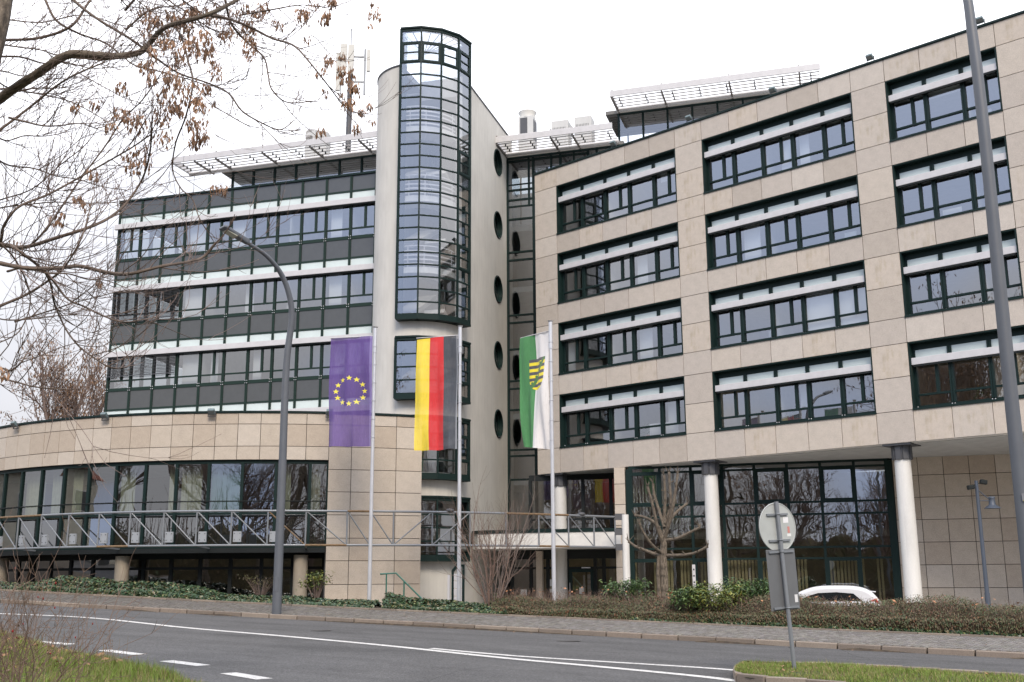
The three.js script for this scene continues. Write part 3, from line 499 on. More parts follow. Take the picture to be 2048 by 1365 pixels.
// ---------------------------------------------------------------- white stair tower with glazed bays and portholes
const TW = thing('stair_tower', 'tall white rendered stair tower with curved glazed bay and round portholes', 'building', [-4.29, 0, -48.4], -ANG_L);
const TR = 2.15, TTOP = 25.2, BAYS = [[12.9, 26.85], [9.35, 12.05], [5.91, 8.55], [2.47, 5.1]], BA0 = -2 * Math.PI / 180, BA1 = 85 * Math.PI / 180, BR = 2.55;
const PORT = [22.98, 19.55, 16.1, 12.67, 9.2], PORTZ = -5.39;
reseed(51);
{
  // curved wall pieces: full height left of the bays, strips between them on the right
  const arc = (a0, a1, y0, y1, r0, r1) => { const s = new THREE.Shape(), n = Math.max(4, Math.ceil((a1 - a0) / 0.06)); for (let i = 0; i <= n; i++) { const a = mix(a0, a1, i / n); s[i ? 'lineTo' : 'moveTo'](r1 * Math.sin(a), -r1 * Math.cos(a)); } for (let i = n; i >= 0; i--) { const a = mix(a0, a1, i / n); s.lineTo(r0 * Math.sin(a), -r0 * Math.cos(a)); } return new THREE.ExtrudeGeometry(s, { depth: y1 - y0, bevelEnabled: false }).rotateX(-Math.PI / 2).scale(1, 1, 1).translate(0, y0, 0); };
  // the extruded shape lies in x, y with y = -z after the turn, so z = +cos: towards the street
  const fix = (g) => { g = flat(g); g.computeVertexNormals(); const p = g.attributes.position, n = g.attributes.normal; for (let i = 0; i < p.count; i++) { if (Math.abs(n.getY(i)) < 0.3) { const x = p.getX(i), z = p.getZ(i), L = Math.hypot(x, z), s = Math.sign(x * n.getX(i) + z * n.getZ(i)); if (Math.abs((x * n.getX(i) + z * n.getZ(i)) / L) > 0.7) n.setXYZ(i, s * x / L, 0, s * z / L); } } const uv = new Float32Array(p.count * 2); for (let i = 0; i < p.count; i++) { uv[2 * i] = Math.atan2(p.getX(i), p.getZ(i)) * TR; uv[2 * i + 1] = p.getY(i); } g.setAttribute('uv', new THREE.BufferAttribute(uv, 2)); return g; };
  const wall = [fix(arc(-Math.PI / 2, BA0, -0.3, TTOP, TR - 0.3, TR))];
  for (const [y0, y1] of [[-0.3, BAYS[3][0]], [BAYS[3][1], BAYS[2][0]], [BAYS[2][1], BAYS[1][0]], [BAYS[1][1], BAYS[0][0]]]) wall.push(fix(arc(BA0, Math.PI / 2, y0, y1, TR - 0.3, TR)));
  for (const [y0, y1] of BAYS) wall.push(fix(arc(BA1 - 0.04, Math.PI / 2, y0, Math.min(y1, TTOP), TR - 0.3, TR)));
  mesh('curved_wall', wall, M.render, TW);
  // flat right-hand wall with porthole openings
  const s = new THREE.Shape([[0, -0.3], [8, -0.3], [8, TTOP], [0, TTOP]].map(([a, b]) => new THREE.Vector2(a, b)));
  for (const y of PORT) { const h = new THREE.Path(); h.absarc(-PORTZ, y, 0.68, 0, Math.PI * 2, true); s.holes.push(h); }
  const g = new THREE.ExtrudeGeometry(s, { depth: 0.3, bevelEnabled: false, curveSegments: 40 }).rotateY(Math.PI / 2).translate(TR - 0.3, 0, 0); // x -> -z
  const rw = mesh('porthole_wall', metric(flat(g), 1), M.render, TW);
  mesh('left_wall', metric(bx(-TR, -TR + 0.3, -0.3, TTOP, -8, 0), 1), M.render, TW);
  mesh('rear_wall', metric(bx(-TR + 0.3, TR - 0.3, 0, TTOP - 0.01, -8.3, -7.9), 1), M.render, TW);
  mesh('coping', [fix(arc(-Math.PI / 2, BA0, TTOP + 0.003, TTOP + 0.07, TR - 0.35, TR + 0.04)), bx(TR - 0.34, TR + 0.04, TTOP + 0.003, TTOP + 0.07, -8, -0.0), bx(-TR - 0.04, -TR + 0.34, TTOP + 0.003, TTOP + 0.07, -8, 0)], M.darkGrey, TW);
  for (const y of PORT) {
    const p = new THREE.Group(); p.name = 'porthole'; p.position.set(TR, y, PORTZ); TW.add(p);
    mesh('ring', new THREE.TorusGeometry(0.675, 0.045, 8, 40).rotateY(Math.PI / 2), M.green, p);
    mesh('reveal', new THREE.CylinderGeometry(0.655, 0.655, 0.3, 40, 1, true).rotateZ(Math.PI / 2).translate(-0.15, 0, 0), Object.assign(M.green.clone(), { side: THREE.DoubleSide }), p);
    mesh('pane', new THREE.CircleGeometry(0.66, 40).rotateY(Math.PI / 2).translate(-0.2, 0, 0), M.glass, p);
    mesh('glazing_bar', [bx(-0.22, -0.16, -0.65, 0.65, -0.025, 0.025), new THREE.TorusGeometry(0.6, 0.04, 6, 36).rotateY(Math.PI / 2).translate(-0.19, 0, 0)], M.green, p);
  }
  // glazed bays: four flat facets over a quarter circle, divided by thin bars
  const facets = 4, P2 = (i, r = BR) => { const a = mix(BA0, BA1, i / facets); return V(r * Math.sin(a), 0, r * Math.cos(a)); };
  const rowsMain = []; for (let y = 24.52, k = 0; y > 13.2; y -= 0.572) rowsMain.push(y);
  BAYS.forEach(([y0, y1], bi) => {
    const bay = new THREE.Group(); bay.name = 'bay_window'; TW.add(bay);
    const fr = [], inset = 0.22, rows = bi === 0 ? [y0 + inset, ...rowsMain.slice().reverse(), 25.12, 26.14, y1 - 0.14] : (() => { const r = []; for (let k = 0; k <= 4; k++) r.push(mix(y0 + inset, y1 - 0.16, k / 4)); return r; })();
    for (let i = 0; i <= facets; i++) { const p = P2(i), w = i === 0 || i === facets ? 0.11 : 0.075; fr.push(bx(-w / 2, w / 2, y0, y1, -0.06, 0.03).rotateY(mix(BA0, BA1, i / facets)).translate(p.x, 0, p.z)); }
    for (let i = 0; i < facets; i++) {
      const a = P2(i), b = P2(i + 1), L = a.distanceTo(b), ang = mix(BA0, BA1, (i + 0.5) / facets), mid = a.clone().add(b).multiplyScalar(0.5), place = (g) => g.rotateY(ang).translate(mid.x, 0, mid.z);
      fr.push(place(bx(-L / 2, L / 2, y0, y0 + inset, -0.1, 0.02)), place(bx(-L / 2 - 0.02, L / 2 + 0.02, y0 - 0.05, y0 + 0.06, -0.4, 0.06)), place(bx(-L / 2, L / 2, y1 - 0.14, y1, -0.1, 0.02)), place(bx(-L / 2 - 0.02, L / 2 + 0.02, y1 - 0.02, y1 + 0.06, -0.4, 0.07)));
      rows.forEach((y, r) => {
        if (r && r < rows.length - 1) fr.push(place(bx(-L / 2 + 0.04, L / 2 - 0.04, y - 0.03, y + 0.03, -0.05, 0.015)));
        if (r === rows.length - 1) return;
        const m = mesh('pane', paneGeo(L - 0.07, rows[r + 1] - y - 0.04), bi ? M.glass : M.glassBay, bay); m.position.set(mid.x, (y + rows[r + 1]) / 2, mid.z); m.rotation.set(0, ang + rr(-0.006, 0.006), 0); m.translateZ(-0.02);
      });
      const casement = (ya, yb) => { const w = L / 2 - 0.05; for (const sgn of [-1, 1]) fr.push(place(bx(sgn < 0 ? -w : w - 0.09, sgn < 0 ? -w + 0.09 : w, ya, yb, -0.06, 0.035))); fr.push(place(bx(-w + 0.09, w - 0.09, ya, ya + 0.09, -0.06, 0.035)), place(bx(-w + 0.09, w - 0.09, yb - 0.09, yb, -0.06, 0.035)), place(bx(-w + 0.09, w - 0.09, (ya + yb) / 2 - 0.022, (ya + yb) / 2 + 0.022, -0.05, 0.02))); };
      if (bi === 0) casement(25.14, 26.12);
      if (i === 3) { if (bi === 0) for (const r of [4, 12]) casement(rows[r] + 0.02, rows[r + 2] - 0.02); else casement(rows[1] + 0.02, rows[3] - 0.02); }
    }
    // left cheek closing the bay against the curved wall, right cheek against the flat wall
    const c0 = P2(0, BR - 0.02), c1 = P2(0, TR - 0.25), e0 = P2(4, BR - 0.02), e1 = P2(4, TR - 0.25);
    for (const [p, q] of [[c0, c1], [e0, e1]]) { const mid = p.clone().add(q).multiplyScalar(0.5), L = p.distanceTo(q), ang = Math.atan2(p.x - q.x, p.z - q.z); fr.push(bx(-0.03, 0.03, y0, y1, -L / 2, L / 2).rotateY(ang).translate(mid.x, 0, mid.z)); }
    mesh('frame', fr, M.green, bay);
    // sloping glass roof bars on the tall bay, soffit under each bay
    const fan = []; for (let i = 0; i < facets; i++) { const a = P2(i, BR - 0.05), b = P2(i + 1, BR - 0.05); fan.push(a.x, 0, a.z, b.x, 0, b.z, 0.2, 0, 0.2); }
    const fg = new THREE.BufferGeometry(); fg.setAttribute('position', new THREE.Float32BufferAttribute(fan, 3)); fg.setAttribute('uv', new THREE.Float32BufferAttribute(new Array(24).fill(0.3), 2)); fg.computeVertexNormals();
    if (bi) mesh('bay_roof', fg.clone().translate(0, y1 - 0.03, 0), M.green, bay); else { const bars = []; for (let i = 0; i <= facets * 2; i++) { const p = P2(i / 2, BR - 0.1); bars.push(bar(V(p.x, y1 - 0.06, p.z), V(0.1, y1 - 0.1, 0.1), 0.05)); } mesh('roof_bar', bars, M.alu, bay); mesh('roof_pane', fg.clone().translate(0, y1 - 0.02, 0), M.glassClear, bay); }
    mesh('bay_floor', fg.clone().translate(0, y0 + 0.03, 0), M.green, bay);
  });
  // upper glass sides of the lantern above the tower roof
  mesh('lantern_side', [bx(0, 0.06, TTOP, 26.9, 0, BR - 0.06), bx(0, BR - 0.06, TTOP, 26.9, 0, 0.06)].map((q) => metric(q, 1)), M.glassClear, TW);
  // stair landings with white balustrades inside
  for (const y of [22.25, 18.85, 15.45, 12.05, 8.6, 5.2]) {
    const st = new THREE.Group(); st.name = 'stair_landing'; TW.add(st);
    mesh('slab', fix(arc(-1.4, 1.5, y - 0.28, y, 0.9, 1.84)), M.whitePaint, st);
    mesh('flight', [new THREE.BoxGeometry(1.0, 0.22, 3.7).rotateX(0.48).translate(-0.85, y - 0.95, -1.6), new THREE.BoxGeometry(1.0, 0.22, 3.7).rotateX(-0.48).translate(0.75, y - 2.55, -1.6)], M.whitePaint, st);
    const rl = []; for (const h of [0.15, 0.35, 0.55, 0.75, 1.0]) rl.push(fix(arc(-1.3, 1.45, y + h - 0.02, y + h + (h > 0.9 ? 0.03 : 0.05), 1.76, 1.8))); for (let i = 0; i < 7; i++) rl.push(bar(V(1.78 * Math.sin(-1.2 + i * 0.42), y, 1.78 * Math.cos(-1.2 + i * 0.42)), V(1.78 * Math.sin(-1.2 + i * 0.42), y + 1, 1.78 * Math.cos(-1.2 + i * 0.42)), 0.04));
    mesh('balustrade', rl, M.white, st);
  }
  mesh('roof_slab', [bx(-TR + 0.31, TR - 0.31, TTOP - 0.4, TTOP - 0.1, -7.9, -0.2), bx(0.02, TR - 0.31, TTOP - 1.0, TTOP - 0.02, -0.198, 0.3), fix(arc(-Math.PI / 2, BA0, TTOP - 0.4, TTOP - 0.1, 0.02, TR - 0.31))].map((q) => metric(flat(q), 1)), M.room, TW);
}

// ---------------------------------------------------------------- glass link between tower and stone wing
const LK = thing('glass_link', 'narrow full-height glass link between white tower and stone wing', 'building', [-0.255, 0, -54.5], -ANG_L);
reseed(61);
{
  const ys = [3.7, 6.55, 7.74, 8.05, 10.1, 11.2, 11.6, 13.27, 14.68, 15.08, 16.97, 18.07, 18.5, 20.33, 21.41, 21.96, 23.6], xs = [0.06, 1.5, 3.0, 4.5], fr = [];
  for (const x of xs) fr.push(bx(x - 0.06, x + 0.06, 0, 23.7, -0.1, 0.06));
  for (const y of ys) fr.push(bx(0.12, 4.44, y - 0.045, y + 0.045, -0.09, 0.04));
  for (let k = 0; k < ys.length - 1; k++) for (let i = 0; i < 3; i++) pane(LK, xs[i] + 0.06, xs[i + 1] - 0.06, ys[k] + 0.045, ys[k + 1] - 0.045, -0.03, M.glassLink);
  mesh('frame', fr, M.green, LK);
  mesh('floor_slab', [3.3, 6.67, 10.07, 13.47, 16.87, 20.27].map((y) => metric(bx(-1.2, 4.5, y - 0.3, y, -6, -1.0), 1)), M.room, LK);
  mesh('inner_wall', [bx(-4, 5, 0, 24, -6.3, -6), bx(-1.4, -1.2, 0, 24, -6, -1.2), bx(4.5, 4.7, 0, 20.8, -6, -0.3)].map((g) => metric(g, 1)), std(lin(0.16, 0.17, 0.18), 0.9), LK);
}

// ---------------------------------------------------------------- roof pavilions with louvred sun canopies
function pavilion(name, label, pos, len, y0, y1, over, arms) {
  const p = thing(name, label, 'roof pavilion', pos, -ANG_L), fr = [], n = Math.round(len / LM), m = len / n, D = 2.8;
  for (let i = 0; i <= n; i++) fr.push(bx(i * m - 0.05, i * m + 0.05, y0, y1, -0.08, 0.05));
  fr.push(bx(0.05, len, y1 - 0.1, y1 - 0.003, -0.07, 0.04), bx(0.05, len, y0 + 1.25, y0 + 1.31, -0.06, 0.03), bx(0.05, len, y0, y0 + 0.08, -0.07, 0.04));
  for (let i = 0; i < n; i++) { pane(p, i * m + 0.05, (i + 1) * m - 0.05, y0 + 1.31, y1 - 0.1, -0.02, M.glassClear); pane(p, i * m + 0.05, (i + 1) * m - 0.05, y0 + 0.08, y0 + 1.25, -0.02, M.glassClear); }
  const sp = pane(p, -D / 2, D / 2, y0, y1 - 0.1, 0, M.glassClear, 'side_pane'); sp.rotation.set(0, Math.PI / 2, 0); sp.position.set(0, sp.position.y, -D / 2);
  mesh('frame', fr, M.green, p); mesh('rear_post', bx(-0.04, 0.04, y0, y1, -D, -D + 0.1), M.green, p); mesh('rear_post', bx(len - 0.1, len, y0, y1, -D, -D + 0.1), M.green, p);
  const rib = []; for (let z = -0.1; z > -D; z -= 0.3) rib.push(bx(-0.6, len + 0.1, y1 - 0.06, y1 + 0.005, z - 0.1, z));
  mesh('roof', [bx(-0.7, len + 0.2, y1 + 0.006, y1 + 0.2, -D - 0.3, 0.02), ...rib].map((g) => metric(g, 1)), std(lin(0.16, 0.155, 0.145), 0.7, { map: metalTex }), p);
  const c = new THREE.Group(); c.name = 'sun_canopy'; p.add(c); const yy = y1 + 0.1, x0 = -over, x1 = len;
  mesh('fascia', metric(new RoundedBoxGeometry(x1 - x0, 0.34, 0.07, 2, 0.02).translate((x0 + x1) / 2, yy + 0.13, 2.0), 1), M.white, c);
  for (const z of [1.66, 1.3, 0.94, 0.58]) mesh('louvre', metric(new RoundedBoxGeometry(x1 - x0 - 0.06, 0.035, 0.25, 1, 0.012).rotateX(0.3).translate((x0 + x1) / 2, yy + 0.02, z), 1), M.white, c);
  mesh('edge_tube', new THREE.CylinderGeometry(0.11, 0.11, x1 - x0, 12).rotateZ(Math.PI / 2).translate((x0 + x1) / 2, yy - 0.02, 0.26), M.white, c);
  for (const x of arms) mesh('arm', [bx(x - 0.04, x + 0.04, yy - 0.12, yy - 0.03, 0.0, 1.96), bx(x - 0.035, x + 0.035, yy - 0.03, yy + 0.38, 1.9, 1.96), bx(x - 0.03, x + 0.03, yy - 0.03, yy + 0.09, 0.4, 0.46)], std(lin(0.17, 0.15, 0.135), 0.6, { map: metalTex }), c);
  const cl = []; for (let x = x0 + 0.4; x < x1; x += 1.37) for (const z of [1.48, 1.12, 0.76]) cl.push(bx(x - 0.03, x + 0.03, yy - 0.06, yy + 0.05, z - 0.03, z + 0.03)); mesh('clip', cl, M.dark, c);
  const tr = []; for (const z of [1.66, 0.94]) tr.push(bx(x0, x0 + 0.05, yy - 0.05, yy + 0.3, 0.2, 1.98)); mesh('end_plate', tr.slice(0, 1), M.white, c);
  return p;
}
// placed in the frame of the left wing: along x, back by z
const inL = (s, back) => { const c = Math.cos(ANG_L), q = Math.sin(ANG_L); return [-20.47 + s * c + back * q, 0, -(53.55 - s * q + back * c)]; };
pavilion('roof_pavilion', 'set-back glass roof storey with white louvre canopy on the left wing', inL(4.0, 4.1), 13.0, 21.0, 23.85, 2.6, [-1.2, 0.1, 2.9, 5.7, 8.5, 11.3]);
{ const c = Math.cos(ANG_L), q = Math.sin(ANG_L); pavilion('roof_pavilion', 'glass roof storey with white louvre canopy right of the tower', [-0.255 - 0.02 * q + 0.02, 0, -54.52], 6.2, 21.0, 23.85, 0.0, [0.05, 2.95, 4.1]);
  pavilion('roof_pavilion', 'higher glass roof storey with white louvre canopy behind the stone parapet', [5.07 + 2 * q + 0.1, 0, -(51.5 + 2 * c - 0.1)], 10.4, 21.0, 25.85, 0.05, [0.05, 2.6, 6.0, 9.4]); }
// ---------------------------------------------------------------- curved stone podium on the left
const PC = [-10.5, -58.1], PR = 17.24;
const PD = thing('stone_podium', 'low curved stone podium with a band of dark windows at the left', 'building', [PC[0], 0, PC[1]]);
reseed(71);
const ring = (a0, a1, y0, y1, r0, r1, step = 0.03) => {
  const n = Math.max(1, Math.ceil(Math.abs(a1 - a0) / step)), p = [], idx = []; let k = 0;
  const quad = (A, B, C, D) => { p.push(...A, ...B, ...C, ...D); idx.push(k, k + 1, k + 2, k, k + 2, k + 3); k += 4; }, pt = (a, r, y) => [r * Math.sin(a), y, r * Math.cos(a)];
  for (let i = 0; i < n; i++) { const a = mix(a0, a1, i / n), b = mix(a0, a1, (i + 1) / n);
    quad(pt(a, r1, y0), pt(b, r1, y0), pt(b, r1, y1), pt(a, r1, y1)); quad(pt(b, r0, y0), pt(a, r0, y0), pt(a, r0, y1), pt(b, r0, y1)); quad(pt(a, r1, y1), pt(b, r1, y1), pt(b, r0, y1), pt(a, r0, y1)); quad(pt(a, r0, y0), pt(b, r0, y0), pt(b, r1, y0), pt(a, r1, y0)); }
  quad(pt(a0, r0, y0), pt(a0, r1, y0), pt(a0, r1, y1), pt(a0, r0, y1)); quad(pt(a1, r1, y0), pt(a1, r0, y0), pt(a1, r0, y1), pt(a1, r1, y1));
  const g = new THREE.BufferGeometry(); g.setAttribute('position', new THREE.Float32BufferAttribute(p, 3)); g.setIndex(idx); g.computeVertexNormals(); return metric(flat(g), 1);
};
const onRing = (o, a, r, y) => { o.position.set(r * Math.sin(a), y, r * Math.cos(a)); o.rotation.y = a; return o; };
{
  const edges = [0.4136, 0.3525, 0.3015, 0.2512, 0.2009]; while (edges[edges.length - 1] > -1.05) edges.push(edges[edges.length - 1] - 0.0503);
  const rows = [[7.54, 7.97], [6.69, 7.54], [6.17, 6.69]], pier = [6.17, 5.82, 4.97, 4.1, 3.23, 2.39, 1.52, 0.6];
  for (let i = 0; i < edges.length - 1; i++) {
    const a = (edges[i] + edges[i + 1]) / 2, w = (edges[i] - edges[i + 1]) * PR;
    const add = (y0, y1) => onRing(mesh('stone_panel', slabGeo(w - JOINT, y1 - y0 - JOINT, 0.04), M.stonePodium[Math.floor(rnd() * 5)], PD), a, PR - 0.02 + rr(-0.003, 0.003), (y0 + y1) / 2);
    if (i < 4) { add(7.54, 7.97); add(6.69, 7.54); add(5.82, 6.69); for (let k = 1; k < pier.length - 1; k++) add(pier[k + 1], pier[k]); } else for (const [y0, y1] of rows) add(y0, y1);
  }
  mesh('wall_core', [ring(-1.05, 0.4126, 6.18, 7.97, PR - 0.4, PR - 0.05), ring(0.2014, 0.4126, 0.4, 6.17, PR - 0.4, PR - 0.05)], M.backing, PD);
  const end = new THREE.Group(); end.name = 'end_wall'; PD.add(end); onRing(end, 0.4136, PR, 0); mesh('render_face', metric(bx(-0.05, -0.001, 0.3, 7.96, -4.6, -0.05), 1), M.stonePodium[0], end);
  mesh('coping', ring(-1.05, 0.416, 7.975, 8.05, PR - 0.5, PR + 0.05), M.green, PD);
  mesh('roof', [ring(-1.05, 0.4, 7.3, 7.5, 6.5, PR - 0.41, 0.05)], M.roof, PD);
  // upper glazing
  const mull = [0.2009, 0.1618]; while (mull[mull.length - 1] > -1.02) mull.push(mull[mull.length - 1] - 0.0745);
  const fr = [ring(-1.05, 0.2, 6.04, 6.165, PR - 0.24, PR - 0.1), ring(-1.05, 0.2, 4.12, 4.2, PR - 0.24, PR - 0.1), ring(-1.05, 0.2, 2.88, 2.96, PR - 0.24, PR - 0.1)];
  mull.forEach((a, i) => { fr.push(bx(-0.055, 0.055, 2.96, 6.04, -0.24, -0.08).rotateY(0).translate(0, 0, PR).applyMatrix4(new THREE.Matrix4().makeRotationY(a))); });
  mesh('glazing_frame', fr, M.green, PD);
  mesh('spandrel_wall', ring(-1.05, 0.2, 2.88, 4.12, PR - 0.42, PR - 0.34), M.dark, PD);
  mesh('guard_rail', ring(-1.05, 0.2, 4.6, 4.635, PR - 0.07, PR - 0.035), M.dark, PD);
  for (let i = 0; i < mull.length - 1; i++) {
    const a = (mull[i] + mull[i + 1]) / 2, w = (mull[i] - mull[i + 1]) * (PR - 0.16) - 0.1;
    for (const [y0, y1] of [[4.2, 6.04], [2.96, 4.12]]) { const m = mesh('pane', paneGeo(w, y1 - y0), y0 > 4 ? M.glassWavyB[i % 3] : M.glass, PD); onRing(m, a, PR - 0.16, (y0 + y1) / 2); m.rotation.y += rr(-0.006, 0.006); }
  }
  mesh('fascia_beam', ring(-1.05, 0.2, 2.7, 2.875, PR - 1.3, PR - 0.08), M.dark, PD);
  // lower recessed glazing with round columns in front
  const fl = [ring(-1.05, 0.22, 2.5, 2.7, PR - 1.42, PR - 1.32), ring(-1.05, 0.22, 2.1, 2.2, PR - 1.42, PR - 1.32), ring(-1.05, 0.22, 0.2, 0.7, PR - 1.42, PR - 1.32)];
  const lm = []; for (let a = 0.2; a > -1.03; a -= 0.0745) { lm.push(a); fl.push(bx(-0.07, 0.07, 0.3, 2.5, -1.42, -1.3).translate(0, 0, PR).applyMatrix4(new THREE.Matrix4().makeRotationY(a))); }
  mesh('glazing_frame', fl, M.dark, PD);
  for (let i = 0; i < lm.length - 1; i++) for (const [y0, y1] of [[2.2, 2.5], [0.7, 2.1]]) onRing(mesh('pane', paneGeo(1.06, y1 - y0), M.glassWavyB[(i + 1) % 3], PD), (lm[i] + lm[i + 1]) / 2, PR - 1.36, (y0 + y1) / 2);
  for (const a of [0.1467, -0.2744, -0.695]) onRing(mesh('column', new THREE.CylinderGeometry(0.27, 0.27, 2.5, 24).translate(0, 1.37, 0), std(lin(0.42, 0.36, 0.28), 0.85, { map: plasterTex }), PD), a, PR - 0.62, 0);
  // rooms, curtains
  mesh('floor_slab', [ring(-1.05, 0.2, 2.7, 2.86, PR - 6, PR - 1.31, 0.06), ring(-1.05, 0.2, 0.05, 0.2, PR - 6, PR - 1.43, 0.06), ring(-1.05, 0.2, 6.2, 6.4, PR - 6, PR - 0.42, 0.06)], M.room, PD);
  mesh('inner_wall', [ring(-1.05, 0.4, 0.2, 7.2, PR - 6.2, PR - 6, 0.06), ring(-1.056, -1.05, 0.2, 7.4, PR - 6.2, PR - 0.1), ring(0.2, 0.206, 0.2, 6.1, PR - 6.2, PR - 0.45)], M.roomFloor, PD);
  const drape = (a0, a1, mat) => { const m = mesh('curtain', surface((u, v) => { const a = mix(a0, a1, u), r = PR - 0.55 + 0.05 * Math.sin(u * (a1 - a0) * 520) * (0.6 + 0.4 * v); return V(r * Math.sin(a), mix(4.1, 6.0, v), r * Math.cos(a)); }, 60, 4, (u, v) => [u * 2, v * 3]), mat, PD); return m; };
  drape(-0.064, 0.01, M.curtainGreen).userData.label = 'green curtain behind one window';
  for (const [a, b] of [[0.095, 0.118], [0.16, 0.185], [-0.165, -0.145], [-0.135, -0.085], [-0.29, -0.25], [-0.43, -0.4], [-0.5, -0.47], [-0.6, -0.53]]) drape(a, b, M.curtain);
}

// ---------------------------------------------------------------- tubular steel truss in front of podium and entrance
const TS = thing('steel_truss', 'long grey tubular steel truss crossing in front of podium and entrance', 'truss');
reseed(73);
{
  const curve = new THREE.CatmullRomCurve3([[-27, 48.2], [-20.4, 43.1], [-15.2, 40.2], [-11, 39.45], [-7.3, 39.75], [-4.4, 40.35], [-1.6, 41.25], [1.4, 42.85], [4.25, 44.85]].map(([x, d]) => V(x, 0, -d)), false, 'centripetal'), L = curve.getPoints(400);
  const atX = (x) => { let i = 0; while (i < 399 && L[i + 1].x < x) i++; const t = clamp((x - L[i].x) / (L[i + 1].x - L[i].x)); return L[i].clone().lerp(L[i + 1], t); };
  const posts = [-25.4, -24.1, -22.8, -21.6, -20.49, -19.26, -18.04, -16.69, -15.32, -14.03, -12.72, -11.48, -10.21, -8.91, -7.56, -6.09, -5.26, -4.43, -3.02, -1.63, -0.27, 1.01, 2.21, 3.28, 4.2].map(atX), YT = 4.16, YB = 2.93;
  const rustT = new Set([4, 5, 15, 20, 21]), rustB = new Set([8, 14, 21]);
  posts.forEach((p, i) => {
    mesh('post', bar(V(p.x, YB, p.z), V(p.x, YT, p.z), 0.066, 0.066, 8), M.steel, TS);
    if (i === posts.length - 1) return; const q = posts[i + 1], mid = atX((p.x + q.x) / 2);
    for (const [y, rust, nm] of [[YT, rustT, 'top_chord'], [YB, rustB, 'bottom_chord']]) mesh(nm, new Tubes().add([V(p.x, y, p.z), V(mid.x, y, mid.z), V(q.x, y, q.z)], 0.042, 8).geo(), rust.has(i) ? M.steelRust : M.steel, TS);
    const up = i === 17 || i === 18; if (i !== 19 && i !== 20) mesh('diagonal', bar(V(p.x, up ? YB : YT, p.z), V(q.x, up ? YT : YB, q.z), 0.05, 0.05, 6), i === 13 ? M.steelRust : M.steel, TS);
    if (i < 14) { const pl = mesh('mounting_plate', bx(0.08, 0.37, 0.12, 0.5, -0.1, -0.02), M.steelPlate, TS); pl.position.set(p.x, YB, p.z); pl.rotation.y = -Math.atan2(q.z - p.z, q.x - p.x); const hb = mesh('bolt', [[0.13, 0.43], [0.32, 0.43], [0.13, 0.2], [0.32, 0.2]].map(([x, y]) => new THREE.CylinderGeometry(0.014, 0.014, 0.02, 6).rotateX(Math.PI / 2).translate(x, y, -0.01)), M.dark, pl); }
  });
  // brackets back to the building
  for (const i of [5, 8, 11, 14]) { const p = posts[i], v = V(PC[0] - p.x, 0, PC[1] - p.z), k = (v.length() - PR + 0.1) / v.length(); mesh('bracket', bar(V(p.x, YB, p.z), V(p.x + v.x * k, YB - 0.06, p.z + v.z * k), 0.06), M.steel, TS); }
  // small lamps on the top chord
  for (const x of [-2.38, 2.75]) { const p = atX(x); const s = mesh('spot_lamp', new THREE.SphereGeometry(0.12, 10, 8).scale(1.4, 0.7, 1).translate(p.x, YT + 0.06, p.z), M.darkGrey, TS); }
  const e = posts[posts.length - 1], ep = V(e.x + 0.42, 0, e.z + 0.0);
  const pole = mesh('end_pole', [new THREE.CylinderGeometry(0.15, 0.15, 4.3, 20).translate(ep.x, 2.1, ep.z)], M.whitePaint, TS);
  mesh('clamp', [YT, 3.55, YB].map((y) => bx(e.x, ep.x - 0.02, y - 0.13, y + 0.13, e.z - 0.06, e.z + 0.06)), M.darkGrey, TS);
}

// ---------------------------------------------------------------- entrance: canopy, doors, upper window
const EN = thing('entrance_canopy', 'white rounded entrance canopy with dark green top edge', 'canopy');
{
  const s = new THREE.Shape(); const pts = [[4.55, 45.95], [4.55, 52], [-0.9, 53], [-1.75, 49.6], [-1.8, 48.6], [-1.55, 47.95], [-1.0, 47.55]];
  pts.forEach(([x, d], i) => s[i ? 'lineTo' : 'moveTo'](x, d));
  const slab = (y0, y1, grow) => { const sh = new THREE.Shape(); pts.forEach(([x, d], i) => { const cx = 1.5, cd = 49.5, L = Math.hypot(x - cx, d - cd); sh[i ? 'lineTo' : 'moveTo'](x + (x - cx) / L * grow, d + (d - cd) / L * grow); }); return metric(flat(new THREE.ExtrudeGeometry(sh, { depth: y1 - y0, bevelEnabled: false }).rotateX(-Math.PI / 2)).translate(0, y0, 0), 1); };
  mesh('slab', slab(2.97, 3.62, 0), M.whitePaint, EN); mesh('top_edge', slab(3.622, 3.76, 0.05), M.green, EN);
}
const ED = thing('glazed_entrance', 'dark green glazed entrance doors with upper windows under the overhang', 'entrance', [-0.1, 0, -50.4], -0.3);
reseed(77);
